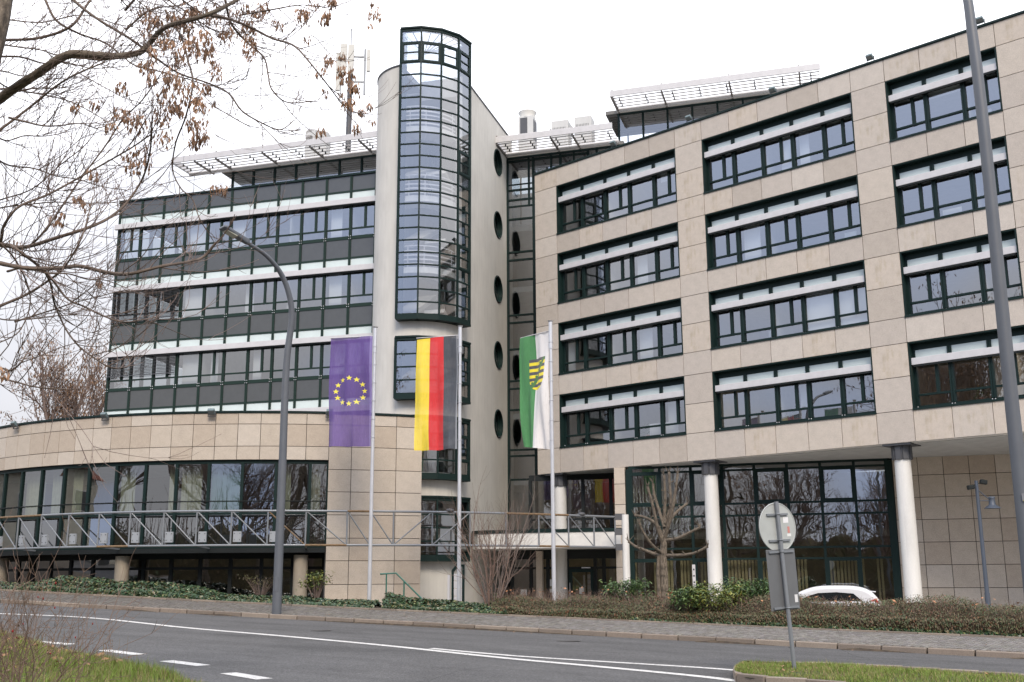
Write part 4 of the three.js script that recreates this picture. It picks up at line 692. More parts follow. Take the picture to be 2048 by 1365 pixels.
{
  // local x runs to the right along the front
  const W = 5.5, xs = [0.05, 0.95, 1.75, 2.65, 3.95, 4.35, 5.45], fr = [bx(0, W, 2.55, 2.97, -0.1, 0.02), bx(0, W, -0.1, 0.08, -0.1, 0.03)];
  for (const x of xs) fr.push(bx(x - 0.07, x + 0.07, 0.08, 2.55, -0.1, 0.04)); fr.push(bx(0.1, W, 2.1, 2.2, -0.08, 0.03));
  for (let i = 0; i < xs.length - 1; i++) { pane(ED, xs[i] + 0.07, xs[i + 1] - 0.07, 2.2, 2.55, -0.03, M.glass); if (i !== 3) pane(ED, xs[i] + 0.07, xs[i + 1] - 0.07, 0.08, 2.1, -0.03, M.glass); }
  mesh('door_frame', fr, M.dark, ED);
  const door = new THREE.Group(); door.name = 'door'; ED.add(door);
  mesh('leaf_frame', [bx(2.74, 2.88, 0.1, 2.1, -0.06, 0.07), bx(3.74, 3.88, 0.1, 2.1, -0.06, 0.07), bx(2.88, 3.74, 1.96, 2.1, -0.06, 0.07), bx(2.88, 3.74, 0.1, 0.3, -0.06, 0.07)], M.green, door);
  mesh('pane', paneGeo(0.86, 1.66), M.glass, door).position.set(3.31, 1.13, 0.0); mesh('handle', bar(V(2.8, 0.7, 0.12), V(2.8, 1.5, 0.12), 0.035, 0.035, 8), M.alu, door); mesh('closer', bx(3.35, 3.75, 2.13, 2.18, 0.05, 0.12), M.alu, door);
  const notice = (x, y, w, h) => put('notice', boxGeo(w, h, 0.004), std(lin(0.6, 0.6, 0.58), 0.8), ED, x, y, 0.0);
  notice(1.95, 1.5, 0.22, 0.3); notice(1.95, 1.15, 0.24, 0.16); notice(2.15, 0.75, 0.42, 0.26); notice(3.3, 1.15, 0.2, 0.28); notice(0.6, 1.0, 0.3, 0.42);
  mesh('stone_post', metric(bx(1.28, 1.56, 0.05, 2.9, 0.05, 0.3), 1), M.stonePodium[2], ED);
  // window over the canopy
  const uf = [bx(0.9, W, 3.6, 3.92, -0.1, 0.05), bx(0.9, W, 6.1, 6.36, -0.1, 0.04), bx(0.9, W, 4.28, 4.36, -0.09, 0.04)], ux = [0.95, 2.2, 3.45, 4.75, 5.45];
  for (const x of ux) uf.push(bx(x - 0.07, x + 0.07, 3.92, 6.1, -0.1, 0.05)); for (let i = 0; i < 4; i++) for (const [a, b] of [[3.92, 4.28], [4.36, 6.1]]) pane(ED, ux[i] + 0.07, ux[i + 1] - 0.07, a, b, -0.03, M.glassWavyB[i % 3]);
  mesh('window_frame', uf, M.dark, ED);
  mesh('room_shell', [bx(0, W, -0.12, 0, -5, -0.12), bx(0, W, 3.2, 3.5, -5, -0.12), bx(0, W, 0, 6.37, -5.2, -5)].map((g) => metric(g, 1)), std(lin(0.52, 0.38, 0.17), 0.85, { map: rep(streakTex, 0.5) }), ED).userData.label = 'ochre wood-panelled lobby behind the glass';
}
// ---------------------------------------------------------------- flags on their poles
function canvasTex(w, h, draw) { const c = document.createElement('canvas'); c.width = w; c.height = h; const x = c.getContext('2d'); draw(x, w, h); const t = new THREE.CanvasTexture(c); t.colorSpace = THREE.SRGBColorSpace; t.magFilter = THREE.LinearFilter; return t; }
const starPath = (x, cx, cy, r) => { x.beginPath(); for (let i = 0; i < 10; i++) { const a = -Math.PI / 2 + (i * Math.PI) / 5, q = i % 2 ? r * 0.4 : r; x[i ? 'lineTo' : 'moveTo'](cx + q * Math.cos(a), cy + q * Math.sin(a)); } x.closePath(); x.fill(); };
const weave = (x, w, h) => { reseed(88); for (let i = 0; i < 2600; i++) { x.fillStyle = rnd() < 0.5 ? 'rgba(255,255,255,0.025)' : 'rgba(0,0,0,0.025)'; x.fillRect(rnd() * w, rnd() * h, rr(1, 3), rr(6, 40)); } };
const flagTex = [
  canvasTex(256, 720, (x, w, h) => { x.fillStyle = '#5c4785'; x.fillRect(0, 0, w, h); x.fillStyle = '#f2e24e'; for (let i = 0; i < 12; i++) { const a = (i * Math.PI) / 6; starPath(x, w * 0.5 + 84 * Math.sin(a), h * 0.5 - 84 * Math.cos(a), 19); } weave(x, w, h); x.fillStyle = '#7d70a5'; x.fillRect(w - 14, 0, 14, h); }),
  canvasTex(256, 720, (x, w, h) => { ['#e6cd40', '#cf3538', '#4c5057'].forEach((c, i) => { x.fillStyle = c; x.fillRect((i * w) / 3, 0, w / 3 + 1, h); }); weave(x, w, h); x.fillStyle = '#8d9096'; x.fillRect(w - 8, 0, 8, h); }),
  canvasTex(256, 720, (x, w, h) => {
    x.fillStyle = '#4c8a54'; x.fillRect(0, 0, w / 2, h); x.fillStyle = '#dedbd8'; x.fillRect(w / 2, 0, w / 2, h);
    const X = 78, Y = 150, W = 150, H = 200; x.save(); x.beginPath(); x.moveTo(X, Y); x.lineTo(X + W, Y); x.lineTo(X + W, Y + H * 0.62); x.bezierCurveTo(X + W, Y + H * 0.88, X + W * 0.75, Y + H, X + W / 2, Y + H); x.bezierCurveTo(X + W * 0.25, Y + H, X, Y + H * 0.88, X, Y + H * 0.62); x.closePath(); x.clip();
    for (let i = 0; i < 10; i++) { x.fillStyle = i % 2 ? '#f0dc3a' : '#55555a'; x.fillRect(X, Y + (i * H) / 10, W, H / 10 + 1); }
    x.strokeStyle = '#4c7a45'; x.lineWidth = 20; x.beginPath(); x.moveTo(X + W * 0.95, Y - 4); x.bezierCurveTo(X + W * 0.7, Y + H * 0.3, X + W * 0.45, Y + H * 0.6, X + W * 0.12, Y + H * 0.92); x.stroke(); x.fillStyle = '#4c7a45';
    for (const [a, b] of [[0.66, 0.16], [0.5, 0.36], [0.34, 0.56], [0.16, 0.76]]) { x.beginPath(); x.arc(X + W * a, Y + H * b, 9, 0, 7); x.fill(); x.fillRect(X + W * a, Y + H * b - 4, 26, 8); }
    x.restore(); weave(x, w, h);
  })];
function flagOn(i, u, dTop, dBase, vTop, turn, label, labelPole, sway) {
  const [a] = sight(u, 1000), top = at(u, vTop, dTop), base = V(top.x, groundY(top.x, dTop) - 0.1, top.z);
  const pole = thing('flagpole', labelPole, 'flagpole', [base.x, base.y, base.z], 0, 'flagpoles in the planting bed'), H = top.y - base.y;
  mesh('mast', new Tubes().add([V(0, 0, 0), V(0, H * 0.6, 0), V(0, H - 0.9, 0)], [0.07, 0.06, 0.05], 14).geo(), M.alu, pole);
  mesh('swivel_head', [new THREE.CylinderGeometry(0.065, 0.065, 0.9, 14).translate(0, H - 0.45, 0), new THREE.CylinderGeometry(0.1, 0.05, 0.06, 14).translate(0, H + 0.02, 0)], M.alu, pole);
  const w = [1.58, 1.52, 1.42][i], h = 3.95, c = Math.cos(turn), s = Math.sin(turn), y0 = H - 0.28, dir = V(-c, 0, -s);
  mesh('arm', bar(V(0, y0, 0), dir.clone().multiplyScalar(w + 0.1).setY(y0), 0.03, 0.03, 8), M.white, pole);
  const rings = []; for (let k = 0; k < 6; k++) rings.push(new THREE.TorusGeometry(0.075, 0.008, 5, 16).rotateX(Math.PI / 2).translate(0, y0 - 0.4 - k * 0.65, 0)); mesh('holding_ring', rings, M.alu, pole);
  const ph = i * 2.1;
  const cloth = surface((p, q) => {
    const e = (1 - p) * w + 0.09, drop = q * h, f = sway(1 - p, q), out = (0.13 * Math.sin(p * 6 + q * 3.4 + ph) + 0.075 * Math.sin(p * 13 - q * 4 + ph * 2) + 0.03 * Math.sin(p * 25 + q * 2)) * (0.25 + 0.75 * q) + 0.025 * Math.sin(q * 9 + p * 3 + ph);
    return V(dir.x * e * f[0] + s * out, y0 - drop * f[1] + f[2], dir.z * e * f[0] - c * out);
  }, 28, 60, (p, q) => [p, 1 - q]);
  const fl = tag(mesh('flag', cloth, new THREE.MeshStandardMaterial({ map: flagTex[i], roughness: 0.85, side: THREE.DoubleSide, transparent: true, opacity: 0.87, bumpMap: rep(clothBump, 6, 18), bumpScale: 0.001 })), label, 'flag');
  fl.position.set(base.x, base.y, base.z); return pole;
}
flagOn(0, 750.5, 37.5, 37.5, 657, 0.2, 'faded violet-blue flag with a ring of twelve yellow stars', 'silver flagpole carrying the violet star flag', (e, q) => [1 + 0.02 * Math.sin(q * 4), 1, 0.01 * e]);
flagOn(1, 920.5, 36.3, 36.3, 655, 0.28, 'flag with upright yellow, red and dark grey stripes', 'silver flagpole carrying the yellow, red and dark grey flag', (e, q) => [1 + 0.03 * q * Math.sin(3 * q), 1, -0.05 * e * (1 - q)]);
flagOn(2, 1101, 34.8, 34.8, 645, 0.86, 'green and white flag with a yellow striped shield', 'silver flagpole carrying the green and white flag', (e, q) => [1 + 0.05 * Math.sin(q * 3.4), 1 - 0.06 * e * q, -0.02 * e]);

// ---------------------------------------------------------------- street lamps
function streetLamp(label, base, pts, radii, headDir) {
  const o = thing('street_lamp', label, 'street lamp', [base.x, base.y, base.z]);
  const P = spline(pts.map((p) => p.clone().sub(base)), 40), n = P.length;
  mesh('pole', new Tubes().add(P, P.map((_, i) => mix(radii[0], radii[1], Math.pow(i / (n - 1), 0.8))), 8).geo(), M.lampGrey, o);
  const e = P[n - 1], h = new THREE.Group(); h.name = 'lamp_head'; h.position.copy(e); h.rotation.set(0, headDir, 0.32, 'YXZ'); h.scale.setScalar(1.15); o.add(h);
  const shell = new RoundedBoxGeometry(0.86, 0.13, 0.36, 4, 0.05).translate(0.36, 0.02, 0), p = shell.attributes.position; for (let i = 0; i < p.count; i++) { const t = clamp((p.getX(i) + 0.07) / 0.86); p.setZ(i, p.getZ(i) * mix(0.42, 1, smooth(t, 0, 0.45))); p.setY(i, p.getY(i) * mix(1.15, 0.7, t)); } shell.computeVertexNormals();
  mesh('housing', shell, M.lampGrey, h);
  mesh('lens', new RoundedBoxGeometry(0.36, 0.03, 0.26, 1, 0.01).translate(0.5, -0.04, 0), std(lin(0.4, 0.4, 0.33), 0.25), h);
  mesh('door_plate', bx(-0.05, 0.05, 0.7, 1.15, radii[0] * 0.86, radii[0] * 0.95), M.lampGrey, o);
  return o;
}
{
  const b = at(553, 1219, 34); b.y = walkY(b.x, 34) - 0.02;
  const up = (u, v, d) => at(u, v, d), t1 = V(b.x, 0, b.z);
  streetLamp('tall grey street lamp with curved arm standing at the kerb on the left', b, [b, V(b.x, b.y + 4, b.z), V(b.x, at(587, 720, 34).y, b.z), at(583, 620, 33.9), at(566, 556, 33.6), at(536, 515, 33.1), at(492, 484, 32.4)], [0.15, 0.06], Math.PI + 0.75);
  const q = at(2046, 1010, 13), g = V(q.x, roadY(q.x, 13) + 0.1, q.z);
  const l2 = streetLamp('thick grey lamp pole cut by the right picture edge', g, [g, V(g.x, g.y + 4, g.z), V(g.x, 8.6, g.z), V(g.x, 9.6, g.z - 0.15), V(g.x - 0.1, 10.5, g.z - 0.9), V(g.x - 0.15, 10.8, g.z - 1.8)], [0.105, 0.036], Math.PI / 2);
  put('sticker', boxGeo(0.05, 0.09, 0.004), std(lin(0.16, 0.165, 0.18), 0.6), l2, -0.02, 2.65 - g.y, 0.1).rotation.y = -0.2; put('sticker', new THREE.CircleGeometry(0.012, 10), std(lin(0.5, 0.38, 0.05), 0.6), l2, -0.02, 2.61 - g.y, 0.104);
}
// small post with bell lamp and two cameras
{
  const t = at(1951, 962, 36), o = thing('lamp_post', 'slim blue-grey post with bell lamp and two small cameras by the stone wall', 'lamp post', [t.x + 0.03, -0.05, -36]), H = t.y + 0.05, blue = std(lin(0.06, 0.075, 0.1), 0.5, { map: metalTex });
  mesh('post', new Tubes().add([V(0, 0, 0), V(0, 1.2, 0), V(0, 1.25, 0), V(0, H, 0)], [0.09, 0.085, 0.07, 0.055], 12).geo(), blue, o);
  mesh('arm', [bar(V(0, H - 0.28, 0), V(0.42, H - 0.66, 0), 0.035, 0.035, 8), bar(V(0, H - 0.66, 0), V(0.42, H - 0.66, 0), 0.03, 0.03, 8)], blue, o);
  mesh('lamp_bell', new THREE.LatheGeometry([[0.02, 0.34], [0.1, 0.33], [0.11, 0.28], [0.09, 0.26], [0.1, 0.2], [0.11, 0.06], [0.18, 0.02], [0.27, -0.06], [0.26, -0.06], [0.1, 0.0]].map(([x, y]) => new THREE.Vector2(x, y)), 20).translate(0.46, H - 0.86, 0), blue, o);
  for (const [x, y, r] of [[-0.22, -0.12, 0.4], [0.22, 0.05, -0.5]]) { mesh('camera', [new RoundedBoxGeometry(0.22, 0.15, 0.17, 2, 0.03).rotateZ(r * 0.4).translate(x, H - 0.1 + y, 0.05), bar(V(0, H - 0.1, 0), V(x, H - 0.13 + y, 0), 0.03)], M.dark, o); }
}
// ---------------------------------------------------------------- traffic sign seen from behind
{
  const b = onRoad(1590, 1337, 0.16), D = -b.z, o = thing('traffic_sign', 'leaning round traffic sign and square plate seen from behind', 'traffic sign', [b.x, b.y, b.z]), rel = (u, v) => at(u, v, D).sub(b), top = rel(1553, 1004), c = rel(1557, 1055), r = rel(1568, 1160);
  const signGrey = std(lin(0.42, 0.44, 0.42), 0.5, { map: metalTex }), plateGrey = std(lin(0.13, 0.135, 0.14), 0.5, { map: metalTex }), yaw = 0.52;
  mesh('pole', new Tubes().add([V(0, -0.15, 0), top], 0.036, 12).geo(), M.steel, o);
  const lean = Math.atan2(-top.x, top.y);
  const disc = new THREE.Group(); disc.name = 'round_sign'; disc.position.set(c.x, c.y, c.z - 0.06); disc.rotation.set(0, yaw, lean); o.add(disc);
  mesh('plate', new THREE.CylinderGeometry(0.415, 0.415, 0.006, 48).rotateX(Math.PI / 2), signGrey, disc); mesh('rim', new THREE.TorusGeometry(0.412, 0.012, 6, 48), signGrey, disc);
  mesh('bracket', [bx(-0.24, 0.24, 0.2, 0.235, 0.005, 0.035), bx(-0.24, 0.24, -0.245, -0.21, 0.005, 0.035)], M.steel, disc);
  [[0.2, 0.12, 0.12, 0.1, [0.7, 0.7, 0.7]], [0.25, -0.05, 0.05, 0.11, [0.5, 0.2, 0.17]], [0.25, -0.14, 0.09, 0.05, [0.65, 0.65, 0.62]]].forEach(([x, y, w, h, k]) => put('sticker', boxGeo(w, h, 0.001), std(lin(...k), 0.6), disc, x, y, 0.005));
  const sq = new THREE.Group(); sq.name = 'square_sign'; sq.position.set(r.x, r.y, r.z - 0.06); sq.rotation.set(0, yaw, lean); o.add(sq);
  mesh('plate', new RoundedBoxGeometry(0.66, 1.02, 0.012, 2, 0.006), plateGrey, sq); mesh('bracket', [bx(-0.28, 0.28, 0.45, 0.485, 0.008, 0.035), bx(-0.28, 0.28, -0.485, -0.45, 0.008, 0.035)], M.steel, sq);
  put('sticker', boxGeo(0.07, 0.13, 0.001), std(lin(0.6, 0.6, 0.6), 0.6), sq, 0.26, -0.33, 0.008);
  mesh('clamp', [c.y + 0.22, c.y - 0.22, r.y + 0.47, r.y - 0.47].map((y) => new THREE.TorusGeometry(0.042, 0.01, 6, 16).rotateX(Math.PI / 2).translate((top.x * y) / top.y, y, (top.z * y) / top.y)), M.steel, o);
}
// ---------------------------------------------------------------- white car behind the hedge
{
  const o = thing('parked_car', 'white hatchback parked behind the brown hedge, red tail light to the right', 'car', [9.45, 0.0, -34.7], -0.3); o.scale.setScalar(0.91);
  const prof = (pts) => { const s = new THREE.Shape(); pts.forEach(([x, y], i) => s[i ? 'lineTo' : 'moveTo'](x, y)); return s; };
  const curvePts = (pts, n = 60) => new THREE.CatmullRomCurve3(pts.map(([x, y]) => V(x, y, 0)), false, 'centripetal').getPoints(n).map((p) => [p.x, p.y]);
  const paintM = new THREE.MeshPhysicalMaterial({ color: lin(0.58, 0.58, 0.585), roughness: 0.35, clearcoat: 1, clearcoatRoughness: 0.05 });
  const lower = [...curvePts([[-2.15, 0.35], [-2.2, 0.62], [-2.05, 0.82], [-1.2, 0.95], [-0.9, 0.98]], 24), [1.95, 1.0], ...curvePts([[1.95, 1.0], [2.12, 0.85], [2.16, 0.55], [2.1, 0.32]], 16)];
  const ext = (pts, w, bev) => new THREE.ExtrudeGeometry(prof(pts), { depth: w - 2 * bev, bevelEnabled: true, bevelSize: bev, bevelThickness: bev, bevelSegments: 3 }).translate(0, 0, -(w - 2 * bev) / 2);
  mesh('body', [ext(lower, 1.76, 0.08)], paintM, o);
  const roof = [...curvePts([[-0.95, 0.98], [-0.35, 1.3], [0.1, 1.44], [0.8, 1.475], [1.5, 1.43], [1.8, 1.3], [2.05, 1.02]], 50)];
  mesh('cabin', [ext([...roof, [2.0, 0.97], [-0.95, 0.97]], 1.5, 0.12)], paintM, o);
  const glassDark = new THREE.MeshPhysicalMaterial({ color: lin(0.012, 0.014, 0.016), roughness: 0.04, ior: 1.6 });
  for (const s of [-1, 1]) { const win = prof([[-0.62, 1.02], [-0.15, 1.26], [0.15, 1.345], [0.75, 1.375], [1.3, 1.33], [1.62, 1.05]]); const g = new THREE.ExtrudeGeometry(win, { depth: 0.02, bevelEnabled: false }); g.translate(0, 0, s > 0 ? 0.745 : -0.765); mesh('side_window', g, glassDark, o); }
  mesh('rear_window', new THREE.BoxGeometry(0.02, 0.34, 1.1).rotateZ(0.62).translate(1.92, 1.21, 0), glassDark, o); mesh('windscreen', new THREE.BoxGeometry(0.02, 0.62, 1.2).rotateZ(-1.05).translate(-0.66, 1.16, 0), glassDark, o);
  mesh('spoiler', new RoundedBoxGeometry(0.34, 0.035, 1.2, 2, 0.015).rotateZ(-0.12).translate(1.86, 1.4, 0), paintM, o);
  mesh('fin_antenna', new THREE.ConeGeometry(0.05, 0.09, 8).scale(1.6, 1, 0.4).translate(1.45, 1.49, 0), paintM, o);
  for (const s of [-1, 1]) { mesh('tail_light', new RoundedBoxGeometry(0.22, 0.3, 0.2, 2, 0.04).rotateZ(0.4).translate(1.98, 1.0, s * 0.74), std(lin(0.42, 0.02, 0.015), 0.2), o); mesh('headlight', new RoundedBoxGeometry(0.3, 0.14, 0.3, 2, 0.04).translate(-1.98, 0.76, s * 0.68), M.alu, o); mesh('mirror', new RoundedBoxGeometry(0.12, 0.13, 0.2, 2, 0.03).translate(-0.6, 1.03, s * 0.95), paintM, o); }
  for (const x of [-1.38, 1.35]) for (const s of [-1, 1]) { const w = new THREE.Group(); w.name = 'wheel'; w.position.set(x, 0.31, s * 0.8); o.add(w); mesh('tyre', new THREE.TorusGeometry(0.235, 0.085, 10, 28).scale(1, 1, 1.2), M.dark, w); mesh('rim', new THREE.CylinderGeometry(0.2, 0.2, 0.12, 20).rotateX(Math.PI / 2), M.alu, w); }
}
// ---------------------------------------------------------------- small things by the entrance
{
  const D = 38.6, p = [[760, 1149], [792, 1147], [838, 1193]].map(([u, v]) => at(u, v, D)), o = thing('handrail', 'green tubular handrail beside the steps', 'handrail', [p[0].x, groundY(p[0].x, D), -D]), r = p.map((q) => q.clone().sub(o.position));
  mesh('rail', new Tubes().add([r[0], r[1], r[2], r[2].clone().add(V(0.3, -0.33, 0))], 0.028, 8).geo(), M.greenRail, o);
  for (const t of [r[0].clone().lerp(r[1], 0.4), r[1].clone().lerp(r[2], 0.35)]) mesh('post', bar(t, V(t.x, -0.3, t.z), 0.05, 0.05, 8), M.greenRail, o);
}
{
  const D = 40, q = at(914, 1160, D), o = thing('notice_board', 'white notice board in a dark green frame behind the middle flagpole', 'sign', [q.x, -0.05, -D], -0.35), H = at(914, 1128, D).y;
  mesh('frame', [bx(-0.2, -0.14, 0, H - 0.2, -0.05, 0.05), bx(0.22, 0.28, 0, H, -0.05, 0.05), bar(V(-0.17, H - 0.22, 0), V(0.02, H, 0), 0.09), bx(0, 0.28, H - 0.06, H + 0.02, -0.05, 0.05)], M.green, o);
  for (let i = 0; i < 5; i++) mesh('plate', bx(-0.12, 0.2, H - 0.55 - i * 0.27, H - 0.31 - i * 0.27, -0.01, 0.015), M.white, o);
  mesh('side_post', bx(-0.36, -0.27, 0, H - 0.35, -0.04, 0.04), M.white, o);
}
{
  const D = 35.5, q = at(1387, 1130, D), o = thing('sign_post', 'thin white sign post beside the pollarded tree', 'sign', [q.x, 0, -D]);
  mesh('post', bar(V(0, -0.1, 0), V(0, q.y, 0), 0.05, 0.05, 8), M.alu, o); mesh('plate', bx(-0.05, 0.05, q.y - 0.78, q.y, 0.03, 0.04), M.white, o);
  mesh('symbol', [0.15, 0.35, 0.55].map((y) => bx(-0.022, 0.022, q.y - y - 0.03, q.y - y + 0.02, 0.041, 0.045)), M.dark, o);
}
// ---------------------------------------------------------------- floodlights on the copings
function floodlight(label, x, y, z, turn, tilt = 0.5) {
  const o = thing('floodlight', label, 'floodlight', [x, y, z], turn, 'floodlights on the roof edges'); o.scale.setScalar(0.8);
  mesh('housing', new RoundedBoxGeometry(0.32, 0.3, 0.16, 2, 0.025).rotateX(tilt).translate(0, 0.24, 0.12), std(lin(0.1, 0.14, 0.145), 0.5), o);
  mesh('lens', new THREE.BoxGeometry(0.26, 0.24, 0.01).translate(0, 0, 0.085).rotateX(tilt).translate(0, 0.24, 0.12), std(lin(0.2, 0.22, 0.22), 0.15), o);
  mesh('bracket', [bx(-0.19, -0.165, 0, 0.28, 0.02, 0.07), bx(0.165, 0.19, 0, 0.28, 0.02, 0.07), bx(-0.19, 0.19, 0, 0.02, 0, 0.1)], M.darkGrey, o); return o;
}
for (const [a, l] of [[-0.607, 'small floodlight on the podium edge at the far left'], [-0.316, 'small floodlight on the podium edge below the corner of the glazed wing'], [-0.058, 'small floodlight on the podium edge left of the curved lamp pole'], [0.2, 'small floodlight on the podium edge behind the violet flag']]) { const o = floodlight(l, PC[0] + (PR + 0.05) * Math.sin(a), 7.85, PC[1] + (PR + 0.05) * Math.cos(a), a, 0.9); o.children.forEach((c) => c.position.set(0, -0.05, 0.06)); }
{
  const c = Math.cos(ANG_R), s = Math.sin(ANG_R), words = ['small floodlight at the lower end of the sloping stone parapet', 'small floodlight below the higher canopy, left one', 'small floodlight below the higher canopy, right one', 'small floodlight on the stone parapet right of the canopies', 'small floodlight on the stone parapet near the thick lamp pole'];
  [[1229, 290], [1381, 240], [1549, 184], [1744, 120], [1965, 46]].forEach(([u, v], i) => { const [a] = sight(u, v), t = (a * 49 - 2.165) / (c + a * s); floodlight(words[i], 2.165 + c * t, PARA + 0.09, -(49 - s * t) - 0.1, -ANG_R, 1.0); });
}
// ---------------------------------------------------------------- roof plant and antenna mast
function roofUnit(label, u, v, d, w, h, dp, y0, round) {
  const t = at(u, v, d), o = thing('cooling_unit', label, 'roof unit', [t.x, y0, -d], -ANG_L), H = t.y - y0;
  mesh('casing', new RoundedBoxGeometry(w, H - 0.25, dp, 2, 0.03).translate(0, (H + 0.25) / 2, 0), std(lin(0.55, 0.55, 0.53), 0.6, { map: metalTex }), o);
  mesh('support', [bx(-w / 2 + 0.05, -w / 2 + 0.15, 0, 0.26, -0.3, 0.3), bx(w / 2 - 0.15, w / 2 - 0.05, 0, 0.26, -0.3, 0.3)], M.darkGrey, o);
  if (round) { mesh('fan_cowl', new THREE.LatheGeometry([[0.44, 0], [0.44, 0.22], [0.52, 0.36], [0.5, 0.38], [0.42, 0.3]].map(([x, y]) => new THREE.Vector2(x, y)), 28).translate(0, H - 0.02, 0), std(lin(0.6, 0.59, 0.55), 0.6), o); mesh('grille', [bx(-w / 2 + 0.12, w / 2 - 0.32, H - h + 0.1, H - 0.1, dp / 2 - 0.01, dp / 2 + 0.012), bx(w / 2 - 0.01, w / 2 + 0.012, H - h + 0.15, H - 0.2, -dp / 2 + 0.1, dp / 2 - 0.1)], M.darkGrey, o); }
  else { const gr_ = []; for (let i = 0; i < 9; i++) gr_.push(bx(-w / 2 + 0.1 + i * (w - 0.2) / 9, -w / 2 + 0.04 + (i + 1) * (w - 0.2) / 9, H - h + 0.05, H - h + h * 0.45, dp / 2 - 0.01, dp / 2 + 0.012)); mesh('grille', gr_, M.darkGrey, o); mesh('fan_guard', new THREE.TorusGeometry(0.3, 0.04, 6, 24).rotateX(Math.PI / 2).translate(0, H + 0.02, 0), M.white, o); }
}
const PR_Y = 24.05;
roofUnit('tall rounded white cooling unit with fan cowl on the roof', 1055, 238, 55.8, 0.85, 1.5, 0.85, PR_Y, true);
roofUnit('boxy grey cooling unit on the roof, nearer the tall rounded unit', 1123, 247, 55.4, 0.95, 0.75, 0.9, PR_Y);
roofUnit('boxy grey cooling unit on the roof, beside the higher canopy', 1169, 239, 55, 0.95, 0.8, 0.9, PR_Y);
roofUnit('pale box unit behind the left canopy', 625, 264, 56.9, 0.6, 0.7, 0.6, PR_Y);
roofUnit('low pale box unit beside the antenna mast', 646, 268, 56.7, 0.7, 0.5, 0.6, PR_Y);
{
  const d = 56.4, b = at(697, 262, d), o = thing('antenna_mast', 'mobile phone antenna mast with white panels on the left roof', 'antenna', [b.x, PR_Y, -d]), y = (v) => at(697, v, d).y - PR_Y, x = (u, v) => at(u, v, d).x - b.x;
  mesh('mast', new Tubes().add([V(0, 0, 0), V(0, y(170), 0), V(0, y(100), 0)], [0.17, 0.14, 0.12], 12).geo(), M.darkGrey, o);
  mesh('lightning_rod', bar(V(0, y(100), 0), V(0, y(57), 0), 0.06, 0.035, 6), M.lampGrey, o);
  const panelM = std(lin(0.58, 0.57, 0.52), 0.6, { map: metalTex });
  for (const [u, v0, v1, w, z] of [[678, 108, 184, 0.26, 0.15], [690, 94, 152, 0.36, 0.35], [704, 95, 154, 0.34, 0.3], [737, 98, 142, 0.2, -0.1]]) mesh('antenna_panel', new RoundedBoxGeometry(w, y(v0) - y(v1), 0.16, 2, 0.03).translate(x(u, v0), (y(v0) + y(v1)) / 2, z), panelM, o);
  mesh('outrigger', [bar(V(0, y(113), 0), V(x(730, 113), y(113), -0.1), 0.09), bar(V(0, y(163), 0), V(x(730, 163), y(163), -0.1), 0.09), bar(V(x(730, 97), y(97), -0.1), V(x(730, 97), y(188), -0.1), 0.11), bar(V(x(678, 165), y(165), 0.15), V(0, y(165), 0), 0.05), bar(V(x(684, 110), y(110), 0.1), V(x(684, 110), y(190), 0.1), 0.06), bar(V(0, y(125), 0), V(0, y(125), 0.32), 0.05), bar(V(0, y(145), 0), V(0, y(145), 0.32), 0.05)], M.steel, o);
  const rung = []; for (let k = 0; k < 12; k++) rung.push(bar(V(-0.18, 0.3 + k * 0.3, 0.05), V(0.18, 0.3 + k * 0.3, 0.05), 0.025)); mesh('rung', rung, M.steel, o);
}
